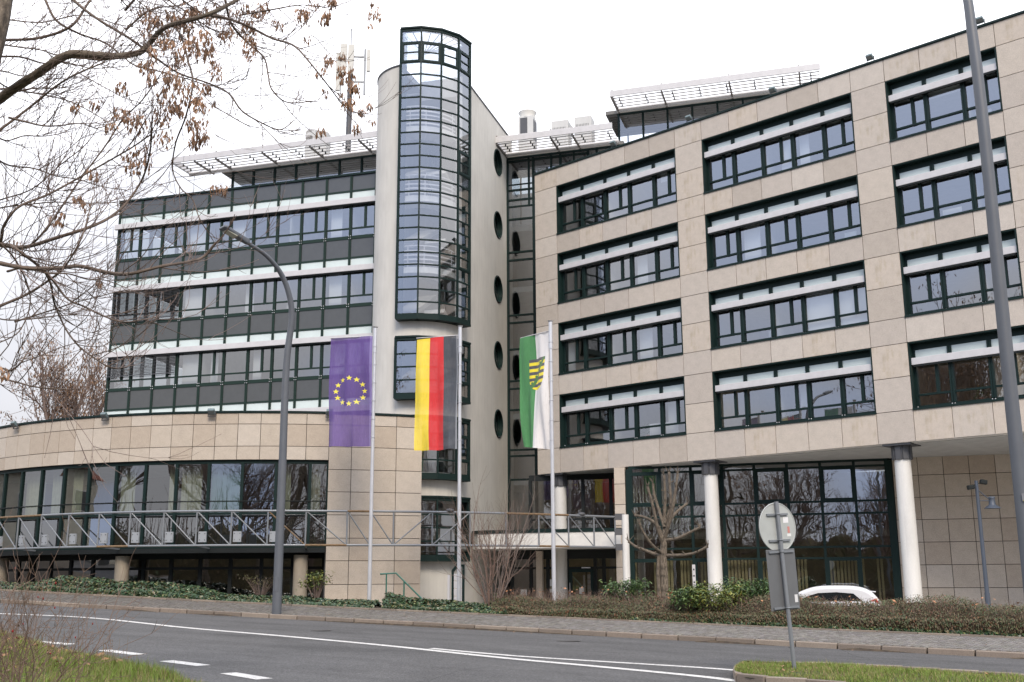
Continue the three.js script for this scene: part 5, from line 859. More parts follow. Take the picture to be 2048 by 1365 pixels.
// ---------------------------------------------------------------- ground cover and hedges in the bed
const ivyLeaf = (() => { const g = new THREE.BufferGeometry(), pts = [[0, 0], [0.5, 0.25], [0.33, 0.55], [0, 1], [-0.33, 0.55], [-0.5, 0.25]], p = []; for (let i = 1; i < 5; i++) for (const k of [0, i, i + 1]) p.push(pts[k][0], 0.06 * Math.abs(pts[k][0]), pts[k][1]); g.setAttribute('position', new THREE.Float32BufferAttribute(p, 3)); g.setAttribute('uv', new THREE.Float32BufferAttribute(new Array(p.length / 3 * 2).fill(0), 2)); g.computeVertexNormals(); return g; })();
const longLeaf = leafShape(0.36, 0.4);
const glossy = std(lin(1, 1, 1), 0.38, { side: THREE.DoubleSide });
function bed(name, label, x0, x1, depth, height, n, leaf, size, colours, opt = {}) {
  const o = new THREE.Group(); o.name = numbered(name); o.userData = { label, category: opt.category ?? 'ground cover', kind: 'stuff' }; scene.add(o);
  const hgt = (x, t) => height(x) * Math.pow(Math.max(0, Math.sin(Math.PI * clamp(0.06 + 0.9 * t))), 0.45) * (0.85 + 0.5 * fbm(x * 0.9, t * 2.2, 4.4, 3));
  const pos = (x, t, k) => { const d = backD(x) + 0.12 + depth * t; return V(x, bedY(x, d) - 0.03 + hgt(x, t) * k, -d); };
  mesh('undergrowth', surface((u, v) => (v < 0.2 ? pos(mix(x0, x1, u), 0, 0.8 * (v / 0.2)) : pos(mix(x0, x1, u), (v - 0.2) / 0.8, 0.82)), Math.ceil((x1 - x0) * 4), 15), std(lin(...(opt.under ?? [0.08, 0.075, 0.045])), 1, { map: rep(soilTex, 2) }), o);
  const L = [];
  for (let i = 0; i < n; i++) {
    const x = rr(x0, x1), t = Math.pow(rnd(), 1.25), p = pos(x, t, rr(0.72, 1.06)), c = colours(p, t), s = rr(size[0], size[1]), q = rr(0.7, 1.3);
    L.push({ p, r: [rr(-0.2, 1.1), rr(-1.3, 1.3) + (rnd() < 0.2 ? Math.PI : 0), rr(-0.6, 0.6)], s: V(s, s, s), c: [c[0] * q, c[1] * q, c[2] * q] });
    if (opt.front && rnd() < opt.front) { const d = backD(x) + 0.06 + rr(0, 0.1); L.push({ p: V(x, bedY(x, d) - 0.02 + rnd() * hgt(x, 0) * 1.1, -d), r: [rr(0.4, 1.4), rr(-0.8, 0.8), rr(-0.6, 0.6)], s: V(s, s, s), c: [c[0] * q, c[1] * q, c[2] * q] }); }
  }
  instanced('foliage', leaf, opt.mat ?? glossy, L, o); return o;
}
reseed(101);
const ivyCol = () => { const k = rnd(); return k < 0.1 ? [0.16, 0.17, 0.07] : k < 0.55 ? [0.045, 0.085, 0.035] : k < 0.9 ? [0.03, 0.06, 0.03] : [0.11, 0.085, 0.04]; };
bed('ivy', 'dark green ivy ground cover along the pavement in front of the podium', -25, -4.6, 2.3, (x) => 0.3 + 0.32 * smooth(x, -19, -16.5) * (1 - smooth(x, -12.5, -10)), 26000, ivyLeaf, [0.07, 0.12], ivyCol, { front: 0.3 });
bed('ivy', 'dark green ivy patch below the middle flagpole', -4.25, -0.2, 1.8, (x) => 0.42 + 0.2 * (1 - smooth(x, -4.1, -3.4)), 8000, ivyLeaf, [0.07, 0.11], ivyCol, { front: 0.35 });
const cotCol = (p, t) => { const g = fbm(p.x * 0.6, p.z * 0.6, 8, 3), k = rnd(); return k < 0.08 ? [0.18, 0.075, 0.035] : k < 0.45 + g ? [0.115, 0.085, 0.045] : k < 0.8 ? [0.08, 0.082, 0.032] : [0.055, 0.085, 0.03]; };
bed('cotoneaster_hedge', 'low brownish hedge along the pavement on the right', -0.7, 17, 2.7, (x) => 0.7 + 0.22 * smooth(x, 4, 8) + 0.06 * smooth(x, 9, 12), 62000, longLeaf, [0.045, 0.085], cotCol, { under: [0.1, 0.075, 0.05], mat: leafMat, category: 'hedge', front: 0.22 });
bed('ivy', 'green ivy leaves at the foot of the brown hedge', 3.4, 16.5, 0.7, (x) => 0.3 + 0.5 * fbm(x * 0.8, 1, 1, 3), 7000, ivyLeaf, [0.06, 0.1], ivyCol, { front: 0.5, under: [0.1, 0.075, 0.05] });
{ // bare twigs sticking out of the hedge
  const t = new Tubes(); for (let i = 0; i < 1500; i++) { const x = rr(-0.6, 16.5), d = backD(x) + 0.25 + 2.2 * rnd(), y = bedY(x, d) + 0.45, h = rr(0.2, 0.42), a = V(x, y, -d), b = V(x + rr(-0.14, 0.14), y + h * 0.7, -d + rr(-0.12, 0.12)), c = V(b.x + rr(-0.1, 0.1), y + h, b.z + rr(-0.1, 0.1)); t.add([a, b, c], [0.005, 0.004, 0.002], 3); }
  const m = mesh('hedge_twigs', t.geo(), M.twigRed); m.userData = { kind: 'stuff', label: 'thin bare reddish twigs sticking up from the brown hedge', category: 'twigs' };
}
// evergreen shrubs
function shrub(name, label, u, vb, d, w, h, n, cols, size = [0.09, 0.15], y0) {
  const b = at(u, vb, d), gy = y0 ?? groundY(b.x, d), o = thing(name, label, 'shrub', [b.x, gy, -d], 0), L = [], st = new Tubes();
  for (let i = 0; i < 26; i++) { const a = rr(0, 6.28), r = rr(0.2, 1), p = V(Math.cos(a) * w * 0.5 * r, h * rr(0.6, 0.95), Math.sin(a) * w * 0.45 * r); st.add(spline([V(p.x * 0.1, -0.05, p.z * 0.1), V(p.x * 0.5, p.y * 0.55, p.z * 0.5), p], 5), [0.014, 0.012, 0.01, 0.008, 0.006, 0.004], 4); const m = Math.round(n / 26); for (let k = 0; k < m; k++) { const q = p.clone().add(V(rr(-1, 1), rr(-1, 0.6), rr(-1, 1)).multiplyScalar(0.16 * Math.max(w, h) * rnd() + 0.1)); if (q.y < 0.05) continue; const c = cols[Math.floor(rnd() * cols.length)], g = rr(0.75, 1.25), s = rr(...size); L.push({ p: q, r: [rr(-0.4, 0.9), rr(0, 6.28), rr(-0.5, 0.5)], s: V(s, s, s), c: c.map((x) => x * g) }); } }
  mesh('stem', st.geo(), M.twig, o).userData.kind = 'stuff'; instanced('foliage', longLeaf, glossy, L, o); return o;
}
reseed(111);
const evg = [[0.05, 0.1, 0.03], [0.07, 0.13, 0.035], [0.04, 0.08, 0.03], [0.1, 0.15, 0.04]], yel = [[0.1, 0.14, 0.03], [0.19, 0.19, 0.03], [0.07, 0.11, 0.03], [0.13, 0.16, 0.035]];
shrub('evergreen_shrub', 'round bright green shrub at the foot of the white end pole', 1258, 1195, 33.6, 1.3, 1.15, 1500, evg);
shrub('evergreen_shrub', 'dark green shrub left of the yellow-green one in the hedge', 1375, 1225, 31.6, 1.15, 1.0, 1200, evg);
shrub('evergreen_shrub', 'loose yellow-green shrub in the middle of the hedge', 1435, 1230, 31.2, 1.6, 1.1, 1900, yel);
shrub('evergreen_shrub', 'wide green shrub just left of the traffic sign', 1512, 1215, 31.6, 1.6, 1.2, 2200, evg);
shrub('evergreen_shrub', 'sparse yellow-green shrub in front of the right podium column', 632, 1188, 39.6, 0.95, 1.15, 420, yel, [0.1, 0.16]);
shrub('evergreen_shrub', 'thin brownish shrub behind the curved lamp pole', 520, 1188, 40.0, 1.2, 0.95, 420, [[0.1, 0.08, 0.04], [0.12, 0.12, 0.04], [0.08, 0.06, 0.035]], [0.06, 0.1]);

// ---------------------------------------------------------------- branching
function grow(t, p, dir, len, rad, level, o) {
  const n = level > 1 ? 5 : 4, pts = [p.clone()], rads = [rad]; const d = dir.clone().normalize(); let q = p.clone();
  for (let i = 1; i < n; i++) { d.add(V(rr(-1, 1), rr(-1, 1), rr(-1, 1)).multiplyScalar(o.wiggle)).add(V(0, o.up * (level < 2 ? o.tipUp ?? 1 : 1), 0)).normalize(); q = q.clone().addScaledVector(d, len / (n - 1)); pts.push(q); rads.push(mix(rad, rad * o.taper, i / (n - 1))); }
  t.add(pts, rads, rad > 0.05 ? 7 : rad > 0.015 ? 5 : 3);
  if (level <= 0) { o.tips?.push(q.clone()); return; }
  const kids = o.kids[level] ?? 3;
  for (let k = 0; k < kids; k++) {
    const f = k === 0 ? 1 : rr(o.from ?? 0.3, 1), j = Math.min(n - 2, Math.floor(f * (n - 1) - 1e-6)), s = pts[j].clone().lerp(pts[j + 1], f * (n - 1) - j), base = pts[j + 1].clone().sub(pts[j]).normalize();
    const ax = V(rr(-1, 1), rr(-1, 1), rr(-1, 1)).cross(base).normalize(), nd = base.clone().applyAxisAngle(ax, k === 0 ? rr(0.05, 0.3) : rr(o.spread[0], o.spread[1]));
    grow(t, s, nd, len * rr(o.shrink[0], o.shrink[1]), Math.max(o.min, mix(rads[j], rads[j + 1], 0.5) * (k === 0 ? 0.85 : 0.62)), level - 1, o);
  }
}
// bare multi-stemmed shrub in front of the entrance
reseed(121);
{
  const D = 35, b = at(985, 1200, D), gy = groundY(b.x, D), o = thing('bare_shrub', 'bare multi-stemmed shrub with fine reddish twigs before the entrance', 'shrub', [b.x, gy, -D]), st = new Tubes(), tw = new Tubes();
  for (let i = 0; i < 13; i++) { const a = rr(0, 6.28), sp = rr(0.15, 0.85), opt = { wiggle: 0.14, up: 0.1, taper: 0.6, kids: { 3: 4, 2: 3, 1: 3 }, spread: [0.35, 0.9], shrink: [0.5, 0.75], min: 0.0035, from: 0.25 }; const t0 = new Tubes(); grow(i % 2 ? st : tw, V(Math.cos(a) * 0.12, -0.05, Math.sin(a) * 0.12), V(Math.cos(a) * sp, 1, Math.sin(a) * sp * 0.8), rr(1.5, 2.1), rr(0.022, 0.036), 3, opt); }
  mesh('stem', st.geo(), std(lin(0.17, 0.13, 0.11), 0.9), o).userData.kind = 'stuff'; mesh('stem', tw.geo(), M.twigRed, o).userData.kind = 'stuff';
}
// pollarded tree
reseed(131);
{
  const D = 34.6, b = at(1328, 1205, D), gy = groundY(b.x, D), o = thing('pollarded_tree', 'pollarded bare tree with thick cut branches before the glass front', 'tree', [b.x, gy, -D]);
  const z = (x, y, dz = 0) => { const p = at(640 + x * 0.375, 853 + y * 0.375, D).sub(V(b.x, gy, -D)); p.z += dz; return p; };
  mesh('trunk', new Tubes().add([V(0, -0.2, 0), z(1836, 900), z(1834, 780), z(1830, 690), z(1836, 600)], [0.18, 0.145, 0.128, 0.12, 0.1], 12).geo(), M.bark, o);
  mesh('side_stem', new Tubes().add([V(-0.18, -0.2, 0.1), z(1808, 890, 0.1), z(1802, 790, 0.05), z(1806, 690, 0)], [0.07, 0.06, 0.055, 0.05], 8).geo(), M.bark, o);
  const limbs = [[[1832, 640], [1795, 540, 0.2], [1770, 430, 0.3], [1740, 325, 0.3]], [[1836, 610], [1842, 480, -0.2], [1846, 370, -0.2], [1842, 258, -0.3]], [[1838, 600], [1868, 470, 0.3], [1885, 360, 0.4], [1898, 262, 0.4]], [[1838, 580], [1880, 490, -0.3], [1930, 440, -0.5], [1975, 405, -0.6]], [[1832, 600], [1800, 520, -0.3], [1740, 480, -0.5], [1690, 470, -0.6]], [[1828, 680], [1770, 640, 0.3], [1720, 580, 0.5], [1690, 520, 0.6]], [[1828, 700], [1760, 670, -0.2], [1700, 645, -0.4], [1655, 612, -0.5]], [[1840, 610], [1900, 600, 0.3], [1970, 565, 0.5], [2010, 545, 0.6]], [[1845, 690], [1900, 690, 0.3], [1980, 680, 0.6], [2045, 645, 0.8]], [[1838, 540], [1810, 430, -0.3], [1790, 350, -0.4], [1785, 300, -0.4]], [[1842, 520], [1870, 420, 0.1], [1866, 320, 0.0], [1862, 245, 0]]];
  for (const l of limbs) { const P = spline(l.map(([x, y, dz]) => z(x, y, dz ?? 0)), 8), r0 = rr(0.052, 0.068); mesh('branch', new Tubes().add(P, P.map((_, i) => mix(r0, 0.035, i / 8) + (i === 8 ? 0.012 : 0)), 8).geo(), M.bark, o); const e = P[8], st = new Tubes(); for (let k = 0; k < 5; k++) { const d = V(rr(-0.5, 0.5), rr(0.4, 1), rr(-0.5, 0.5)).normalize(); st.add([e, e.clone().addScaledVector(d, rr(0.08, 0.28))], [0.015, 0.008], 5); } for (let k = 2; k < 8; k += 2) { const d = V(rr(-1, 1), rr(0, 1), rr(-1, 1)).normalize(); st.add([P[k], P[k].clone().addScaledVector(d, rr(0.1, 0.2))], [0.022, 0.018], 5); } mesh('stub', st.geo(), M.bark, o).userData.kind = 'stuff'; }
}
// ---------------------------------------------------------------- big tree at the left, hanging into the picture
reseed(141);
{
  const D = 11.5, base = V(-8.2, 0, -10.6); base.y = groundY(-8.2, 10.6) + 0.1;
  const o = thing('bare_tree', 'bare tree reaching in from the left with clusters of dry brown seeds', 'tree', [base.x, base.y, base.z]);
  const wp = (u, v, d) => at(u, v, d).sub(base);
  mesh('trunk', new Tubes().add(spline([V(0, -0.3, 0), V(0.15, 1.5, 0), V(0.35, 3.2, -0.1), V(0.9, 4.6, -0.2), V(1.7, 6.6, -0.3), V(1.9, 8.6, -0.2), wp(-60, 190, 10.4), wp(-14, 60, 10.4), wp(8, -60, 10.5), wp(40, -260, 10.6)], 30), [...Array(31).keys()].map((i) => mix(0.27, 0.1, i / 30)), 14).geo(), M.bark, o);
  const limbs = [
    [[[-150, 330], [-60, 250], [0, 197], [70, 150], [139, 109], [190, 110], [240, 112], [285, 101], [311, 71], [337, 52], [412, 30], [461, 7], [520, -30]], 0.068, 0.018, 11.0],
    [[[139, 109], [200, 118], [250, 108], [290, 100]], 0.03, 0.012, 11.3],
    [[[60, -80], [146, 0], [199, 41], [262, 79], [311, 116], [356, 146], [412, 165], [457, 187], [487, 225], [525, 247], [562, 259], [589, 240]], 0.024, 0.006, 12.2],
    [[[60, -60], [90, 0], [112, 41], [157, 67], [210, 86], [244, 112], [270, 131], [322, 144], [371, 157], [431, 172], [480, 150]], 0.02, 0.006, 12.8],
    [[[430, -60], [450, 0], [461, 45], [491, 82], [525, 112], [536, 150], [544, 180], [562, 199], [592, 206], [622, 202]], 0.018, 0.006, 11.6],
    [[[412, 30], [442, 34], [495, 52], [540, 75], [585, 90], [615, 120], [645, 157], [671, 191], [686, 210], [712, 225], [746, 229]], 0.02, 0.004, 11.2],
    [[[-60, 300], [0, 259], [56, 217], [112, 172], [157, 146], [210, 124]], 0.018, 0.008, 10.4],
    [[[-80, 500], [0, 490], [45, 495], [112, 476], [180, 454], [225, 431], [262, 394], [285, 356], [300, 300], [304, 240]], 0.026, 0.007, 10.2],
    [[[-20, 520], [0, 484], [8, 450], [34, 416], [94, 390], [157, 356], [210, 326], [262, 296], [300, 270]], 0.02, 0.007, 10.6],
    [[[-90, 505], [0, 527], [56, 537], [112, 537], [161, 533], [195, 541], [232, 548], [270, 546], [322, 533], [375, 524], [409, 512], [431, 486]], 0.026, 0.012, 9.6],
    [[[20, 490], [41, 505], [75, 531], [105, 561], [131, 595], [169, 614], [206, 632], [240, 644], [285, 640], [315, 634]], 0.016, 0.006, 9.9],
    [[[90, 545], [101, 569], [109, 610], [127, 651], [150, 685], [180, 711], [217, 734], [244, 736], [259, 726], [251, 706]], 0.013, 0.005, 10.1],
    [[[-60, 640], [0, 612], [49, 591], [97, 561], [131, 531], [161, 479], [176, 430], [185, 395]], 0.018, 0.006, 9.8],
    [[[-50, 740], [0, 756], [37, 766], [75, 775], [131, 779]], 0.012, 0.005, 9.4],
    [[[-40, 740], [0, 737], [22, 741], [41, 726], [60, 696], [72, 680]], 0.013, 0.005, 9.3],
    [[[230, -60], [180, 0], [142, 52], [82, 75], [0, 81], [-60, 90]], 0.013, 0.02, 12.4],
    [[[62, 490], [86, 465], [124, 412], [165, 352], [210, 292], [244, 240], [285, 199], [320, 150]], 0.014, 0.007, 10.9],
    [[[-60, 200], [0, 178], [60, 185], [130, 200], [200, 235], [250, 275]], 0.014, 0.004, 11.8],
    [[[-60, 60], [0, 40], [80, 45], [160, 30], [240, 50], [300, 60], [360, 80], [420, 110]], 0.013, 0.004, 12.9],
    [[[-60, 420], [0, 400], [60, 380], [120, 330], [170, 290], [200, 250]], 0.012, 0.004, 11.1],
    [[[330, 20], [360, 70], [375, 120], [385, 170], [372, 230], [350, 290], [345, 340], [360, 375], [385, 400], [400, 440], [425, 480]], 0.014, 0.005, 10.8],
    [[[250, 20], [280, -10], [340, -30], [420, -50]], 0.02, 0.01, 12.0], [[[480, 30], [540, 20], [600, 10], [660, 14], [720, -6]], 0.012, 0.004, 11.9],
    [[[250, 60], [300, 20], [360, 10], [430, -20]], 0.014, 0.006, 12.1], [[[-20, 470], [30, 520], [60, 600], [40, 660], [-10, 690]], 0.01, 0.005, 9.5]];
  for (let i = 0; i < 13; i++) { // long thin sweeping shoots between the main limbs
    const y0 = rr(60, 680), x0 = rr(-70, 40), len = rr(160, 420), a = rr(-0.5, 0.45), pts = []; for (let k = 0; k <= 6; k++) { const t = k / 6; pts.push([x0 + len * t * Math.cos(a * (1 - t)), y0 + len * (Math.sin(a) * t + 0.3 * t * t * (a < 0 ? 0.6 : -0.5)) + rr(-6, 6)]); } limbs.push([pts, rr(0.009, 0.014), 0.004, rr(9.6, 13)]);
  }
  for (let i = 0; i < 6; i++) { const x0 = rr(150, 430), y0 = rr(-60, -20), len = rr(120, 300), pts = []; for (let k = 0; k <= 6; k++) { const t = k / 6; pts.push([x0 + len * 0.8 * t + rr(-4, 4), y0 + len * (0.9 * t - 0.45 * t * t) + rr(-5, 5)]); } limbs.push([pts, rr(0.009, 0.013), 0.004, rr(10.5, 13)]); }
  const tw = new Tubes(), tips = [];
  const twig = (p, dir, len, r, lvl) => {
    const pts = [p], rad = [r]; let q = p, d = dir.clone().normalize(); const n = 5, curl = rr(0.02, 0.3);
    for (let i = 1; i <= n; i++) { d = d.clone().add(V(rr(-0.16, 0.16), curl * (i / n) + rr(-0.1, 0.12), rr(-0.16, 0.16))).normalize(); q = q.clone().addScaledVector(d, len / n); pts.push(q); rad.push(mix(r, r * 0.45, i / n)); }
    tw.add(pts, rad, 3); tips.push(pts[n]);
    if (rnd() < 0.5) { const k = pts[n]; tw.add([k, k.clone().addScaledVector(d, 0.012), k.clone().addScaledVector(d, 0.026)], [r * 0.45, r * 0.95, 0.001], 3); }
    if (lvl > 0) { const kids = 1 + Math.floor(rnd() * 3); for (let k = 0; k < kids; k++) { const j = 1 + Math.floor(rnd() * (n - 1)), ax = V(rr(-1, 1), rr(-1, 1), rr(-1, 1)).normalize(); twig(pts[j], d.clone().applyAxisAngle(ax, rr(0.4, 0.9) * (rnd() < 0.5 ? -1 : 1)), len * rr(0.35, 0.7), r * 0.7, lvl - 1); } }
  };
  limbs.forEach(([px, r0, r1, d0], li) => {
    const ctl = px.map(([u, v], i) => wp(u, v, d0 + 0.35 * Math.sin(i * 1.1 + li))), P = spline(ctl, px.length * 5), n = P.length - 1;
    mesh('limb', new Tubes().add(P, P.map((_, i) => mix(r0, r1, Math.pow(i / n, 0.7)) * (1 + 0.06 * Math.sin(i * 2.3))), r0 > 0.03 ? 9 : 6).geo(), r0 > 0.03 ? M.bark : M.limbDark, o);
    let acc = 0; for (let i = 2; i < n; i++) {
      acc += P[i].distanceTo(P[i - 1]); if (acc < rr(0.05, 0.14)) continue; acc = 0;
      const tan = P[i + 1].clone().sub(P[i - 1]).normalize(), ax = V(rr(-0.4, 0.4), rr(-0.4, 0.4), 1).normalize(), dir = tan.clone().applyAxisAngle(ax, rr(0.35, 1.0) * (rnd() < 0.5 ? -1 : 1)).add(V(0, 0, rr(-0.4, 0.4)));
      twig(P[i], dir, rr(0.25, 1.0) * (rnd() < 0.2 ? 1.5 : 1), Math.min(mix(r0, r1, i / n) * 0.75, rr(0.0038, 0.0068)), rnd() < 0.3 ? 2 : rnd() < 0.6 ? 1 : 0);
    }
    const e = P[n], ed = P[n].clone().sub(P[n - 2]); twig(e, ed, 0.35, r1 * 0.8, 1);
  });
  const wood = mesh('twig', tw.geo(), M.twig, o); wood.userData.kind = 'stuff';
  const seeds = [], spots = [[245, 215, 1], [259, 225, 1.2], [326, 191, 1.3], [386, 176, 1.2], [270, 303, 1.6], [319, 225, 1.1], [337, 262, 1.1], [397, 240, 1], [405, 265, 1], [349, 165, 0.9], [244, 169, 0.8], [315, 30, 1], [326, 42, 1], [292, 8, 1], [412, 86, 1.2], [424, 22, 1.2], [450, 56, 1], [502, 45, 0.9], [600, 22, 1.1], [615, 30, 0.9], [716, 22, 0.9], [649, 105, 0.7], [694, 139, 1.1], [697, 169, 0.9], [703, 200, 0.8], [667, 259, 0.7], [649, 150, 0.7], [116, 427, 0.9], [165, 390, 0.8], [36, 469, 0.7], [172, 345, 0.7], [146, 202, 0.7], [186, 208, 0.6], [221, 244, 0.7], [424, 352, 0.6], [450, 360, 0.6], [0, 700, 0.8], [200, 560, 0.4], [340, 130, 1], [365, 100, 1.1], [390, 60, 1.1], [350, 20, 1], [380, 10, 1.1], [470, 20, 1], [520, 20, 0.8], [560, 40, 0.8], [430, 120, 0.9], [440, 160, 0.8], [290, 60, 0.7], [400, 205, 0.9], [360, 215, 0.8], [300, 150, 0.6], [685, 110, 0.6], [730, 210, 0.5], [540, 10, 0.9], [640, 8, 0.8]];
  for (let i = 0; i < 34; i++) spots.push([rr(270, 520), rr(0, 130), rr(0.4, 0.9)]); for (let i = 0; i < 12; i++) spots.push([rr(330, 440), rr(150, 290), rr(0.4, 0.8)]); for (let i = 0; i < 10; i++) spots.push([rr(560, 740), rr(0, 60), rr(0.3, 0.7)]); for (let i = 0; i < 14; i++) spots.push([rr(640, 735), rr(90, 260), rr(0.25, 0.6)]);
  for (const [u, v, k] of spots) {
    // hang each bunch from the nearest twig tip so that none floats
    const want = wp(u, v, 11.2); let best = null, bd = 1e9; for (const t of tips) { const w = t.clone().add(base), a = -w.z, e = Math.hypot(w.x / a - (want.x + base.x) / 11.2, (w.y - EYE) / a - (want.y + base.y - EYE) / 11.2); if (e < bd) { bd = e; best = t; } }
    const n = Math.round(48 * k * k) + 4, c0 = rr(0.8, 1.2);
    for (let i = 0; i < n; i++) { const p = best.clone().add(V(rr(-1, 1) * 0.085 * k, -rnd() * 0.15 * k, rr(-1, 1) * 0.085 * k)), g = rr(0.7, 1.35) * c0, s = rr(0.045, 0.085); seeds.push({ p, r: [Math.PI / 2 + rr(-0.6, 0.6), rr(0, 6.28), rr(-0.5, 0.5)], s: V(s, s, s), c: [0.25 * g, 0.14 * g, 0.075 * g] }); }
  }
  instanced('seed_bunch', longLeaf, leafMat, seeds, o);
}
// berry bush and dry stalks in the near left corner
reseed(151);
{
  const D = 9.2, b = at(-10, 1380, D), gy = roadY(b.x, D) + 0.42, o = thing('berry_bush', 'tangle of thin reddish twigs with a few red berries at the lower left', 'shrub', [b.x, gy - 0.15, -D]), t = new Tubes(), tips = [];
  const opt = { wiggle: 0.2, up: 0.05, taper: 0.6, kids: { 3: 3, 2: 3, 1: 3 }, spread: [0.4, 1.0], shrink: [0.45, 0.7], min: 0.0026, from: 0.2, tips };
  for (let i = 0; i < 46; i++) { const a = rr(0, 6.28); grow(t, V(rr(-0.6, 0.35), -0.05, rr(-0.6, 0.6)), V(Math.cos(a) * 0.35 + 0.05, 1, Math.sin(a) * 0.5), rr(0.55, 0.95), rr(0.005, 0.009), 2 + (i % 2), opt); }
  mesh('twig', t.geo(), M.twigBerry, o).userData.kind = 'stuff';
  const berry = new THREE.SphereGeometry(1, 6, 5), L = []; for (let i = 0; i < tips.length; i += 26) { const s = rr(0.005, 0.009); L.push({ p: tips[i].clone().add(V(0, -0.01, 0)), r: [0, 0, 0], s: V(s, s * 1.3, s), c: [0.2, 0.012, 0.01] }); } instanced('berry', berry, white, L, o);
  const st = new Tubes(), heads = [];
  for (let i = 0; i < 520; i++) { const p = vergePoint(rr(0.08, 0.62), 0.06 + Math.pow(rnd(), 0.9) * 0.7), h = rr(0.15, 0.5), q = p.clone().add(V(rr(-0.1, 0.1), h, rr(-0.1, 0.1))); st.add([p, p.clone().lerp(q, 0.5).add(V(rr(-0.03, 0.03), 0, 0)), q], [0.004, 0.003, 0.002], 3); if (i % 3 === 0) for (let k = 0; k < 12; k++) { const s = rr(0.02, 0.045), g = rr(0.7, 1.3); heads.push({ p: q.clone().add(V(rr(-0.025, 0.025), -rnd() * 0.12, rr(-0.025, 0.025))), r: [rr(0, 2), rr(0, 6.28), 0], s: V(s, s, s), c: [0.2 * g, 0.09 * g, 0.04 * g] }); } }
  const w = new THREE.Group(); w.name = numbered('dry_stalks'); w.userData = { kind: 'stuff', label: 'dry brown weed stalks standing in the near grass', category: 'weeds' }; scene.add(w); mesh('stalk', st.geo(), M.dryStalk, w); instanced('seed_head', longLeaf, leafMat, heads, w);
}
// ---------------------------------------------------------------- trees in the distance and across the street
function bareTree(name, label, H, opts = {}) {
  const o = thing(name, label, 'tree', [0, 0, 0], 0, opts.group), t = new Tubes(), tips = [], opt = { wiggle: 0.12, up: 0.06, taper: 0.6, kids: { 4: 6, 3: 5, 2: 4, 1: 4, ...opts.kids }, spread: [0.35, 0.85], shrink: [0.5, 0.72], min: opts.min ?? 0.012, from: 0.2, tips };
  mesh('trunk', new Tubes().add([V(0, -0.3, 0), V(0.05, H * 0.12, 0), V(0, H * 0.26, 0.05)], [H * 0.021, H * 0.017, H * 0.015], 10).geo(), M.bark, o);
  for (let i = 0; i < 5; i++) { const a = i * 1.26 + rr(-0.3, 0.3), s = i ? rr(0.35, 0.75) : 0.05; grow(t, V(0, H * 0.24, 0.05), V(Math.cos(a) * s, 1, Math.sin(a) * s), H * (i ? rr(0.25, 0.32) : 0.34), H * 0.011, 4, opt); }
  mesh('branch', t.geo(), M.twig, o).userData.kind = 'stuff';
  if (opts.leaves) { const L = []; for (const p of tips) for (let k = 0; k < opts.leaves; k++) { const s = rr(0.1, 0.2) * (opts.leafSize ?? 1), g = rr(0.7, 1.3), c = opts.leafCol ?? [0.2, 0.115, 0.06]; L.push({ p: p.clone().add(V(rr(-0.35, 0.35), rr(-0.4, 0.2), rr(-0.35, 0.35))), r: [rr(0, 2), rr(0, 6.28), 0], s: V(s, s, s), c: c.map((x) => x * g) }); } instanced('dry_foliage', longLeaf, leafMat, L, o); }
  return o;
}
reseed(161);
const place = (o, x, d, turn, s = 1) => { o.position.set(x, groundY(clamp(x, -60, 60), clamp(d, -40, 90)) * (1 - smooth(Math.hypot(x, d - 30), 60, 150)) - 0.1, -d); o.rotation.y = turn; o.scale.setScalar(s); return o; };
{
  const far = at(168, 690, 84); place(bareTree('autumn_tree', 'brown-leaved tree behind the podium at the far left', 19.8, { leaves: 5, leafSize: 1.7, min: 0.02, kids: { 4: 5, 3: 4, 2: 4, 1: 3 } }), far.x, 84, 0.4);
  const c = scene.children[scene.children.length - 1].clone(); c.name = numbered('autumn_tree'); c.userData = { label: 'lower brown tree just above the podium edge at the far left', category: 'tree' }; scene.add(c); place(c, -52, 100, 2.1, 0.72);
  [[-23, 17, 1.0, 1.12, 'tall brown-leaved tree across the street, nearer the viewpoint'], [-34, 12, 3.0, 1.2, 'tall brown-leaved tree across the street, farther left']].forEach(([x, d, a, k, l]) => { const e = c.clone(); e.name = numbered('autumn_tree'); e.userData = { label: l, category: 'tree' }; scene.add(e); place(e, x, d, a, k); });
}
const street = [[-16, 12, 0.3, 1, 'bare street tree on the near side, left of the bare branches'], [-42, 20, 2, 1.05, 'bare street tree farthest left on the near side'], [-16, 3, 1.2, 0.95, 'bare street tree left behind the viewpoint'], [-8, -8, 4, 1.05, 'bare street tree straight behind the viewpoint'], [0, -11, 5.3, 0.95, 'bare street tree behind the viewpoint, right of the middle'], [9, -9, 0.8, 1.05, 'bare street tree right behind the viewpoint'], [-29, 1, 3.3, 1.1, 'bare street tree far left behind the viewpoint'], [19, -3, 2.2, 1, 'bare street tree farthest right behind the viewpoint']];
const protoTree = bareTree('street_tree', street[0][4], 14, { leaves: 1, leafSize: 0.9, group: 'bare trees across the street', kids: { 4: 6, 3: 5, 2: 4, 1: 3 } });
street.forEach(([x, d, a, s, l], i) => { const o = i ? protoTree.clone() : protoTree; if (i) { o.name = numbered('street_tree'); o.userData = { label: l, category: 'tree', group: 'bare trees across the street' }; scene.add(o); } place(o, x, d, a, s); });
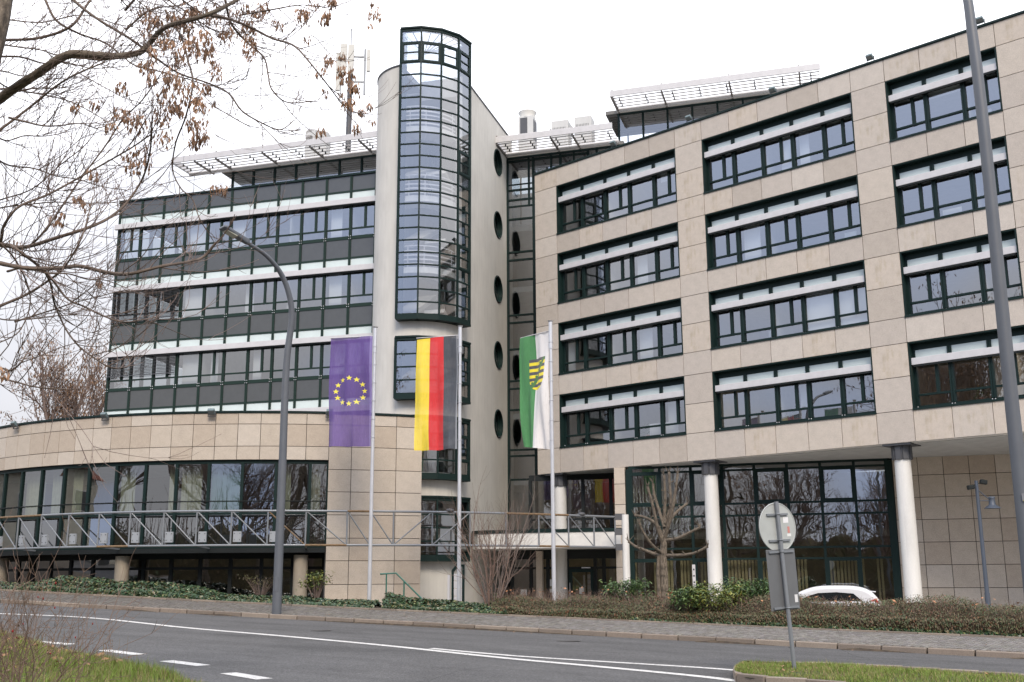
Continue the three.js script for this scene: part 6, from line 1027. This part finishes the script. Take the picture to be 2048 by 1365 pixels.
// a wooded bank across the street, mirrored in the lower glass
{
  reseed(171); const o = new THREE.Group(); o.name = 'thicket'; o.userData = { kind: 'stuff', label: 'brown scrub on the bank across the street, behind the viewpoint', category: 'scrub' }; scene.add(o);
  const pts = [V(-64, 0, -6), V(-46, 0, 6), V(-26, 0, 19), V(-4, 0, 25), V(18, 0, 23), V(40, 0, 14)], c = new THREE.CatmullRomCurve3(pts), H = (t) => 6.8 + 4 * fbm(t * 26, 0.3, 0.7, 4);
  const ridge = (u, v) => { const p = c.getPoint(u), n = c.getTangent(u), w = (v - 0.5) * 7; return V(p.x - n.z * w, Math.max(0, H(u)) * Math.sin(Math.PI * v) * (0.8 + 0.4 * fbm(u * 60, v * 4, 1, 3)) - 0.2, p.z + n.x * w); };
  mesh('bank', surface(ridge, 160, 10), std(lin(0.11, 0.095, 0.05), 1, { map: rep(soilTex, 0.5) }), o);
  const L = [], t = new Tubes(); for (let i = 0; i < 14000; i++) { const p = ridge(rnd(), rr(0.1, 0.9)), s = rr(0.2, 0.5), g = rr(0.6, 1.3), k = rnd(); p.y += rr(-0.1, 0.7); L.push({ p, r: [rr(-1, 1), rr(0, 6.28), rr(-1, 1)], s: V(s, s, s), c: k < 0.6 ? [0.13 * g, 0.085 * g, 0.045 * g] : [0.07 * g, 0.09 * g, 0.035 * g] }); }
  for (let i = 0; i < 1300; i++) { const p = ridge(rnd(), rr(0.3, 0.7)), h = rr(1, 4.5), q = p.clone().add(V(rr(-0.7, 0.7), h, rr(-0.7, 0.7))); t.add([p, p.clone().lerp(q, 0.5).add(V(rr(-0.2, 0.2), 0, rr(-0.2, 0.2))), q], [0.04, 0.03, 0.012], 3); }
  instanced('foliage', longLeaf, leafMat, L, o); mesh('stem', t.geo(), M.twig, o);
}
// two houses further along the street that the podium windows mirror
function house(label, x, d, turn) {
  const g = groundY(-60, clamp(d, 20, 90)) * 0.5, o = thing('street_house', label, 'house', [x, g - 0.3, -d], turn), wall = std(lin(0.55, 0.53, 0.45), 0.9, { map: rep(plasterTex, 0.4) }), roof = std(lin(0.28, 0.08, 0.045), 0.85, { map: rep(barkTex, 0.6) });
  mesh('wall', metric(bx(-7, 7, 0, 8.4, -5, 5), 1), wall, o); const s = new THREE.Shape([[-5.4, 0], [5.4, 0], [0, 4.2]].map(([a, b]) => new THREE.Vector2(a, b))); mesh('roof', metric(flat(new THREE.ExtrudeGeometry(s, { depth: 14.6, bevelEnabled: false })).rotateY(Math.PI / 2).translate(-7.3, 8.4, 0), 1), roof, o);
  for (const f of [1, 5.3]) for (let i = 0; i < 5; i++) { const w = mesh('window', bx(-5.9 + i * 2.6, -4.7 + i * 2.6, f, f + 1.6, 4.98, 5.04), M.white, o); mesh('pane', bx(-5.82 + i * 2.6, -4.78 + i * 2.6, f + 0.08, f + 1.52, 5.042, 5.05), M.greyPanel, w); }
}
house('cream house with red roof beyond the left picture edge, nearer one', -60, 24, 1.2); house('cream house with red roof beyond the left picture edge, farther one', -70, 54, 1.45);
scene.traverse((o) => { if (o.isMesh && o.material.transmission > 0.9) o.castShadow = true; });
renderer.render(scene, camera);
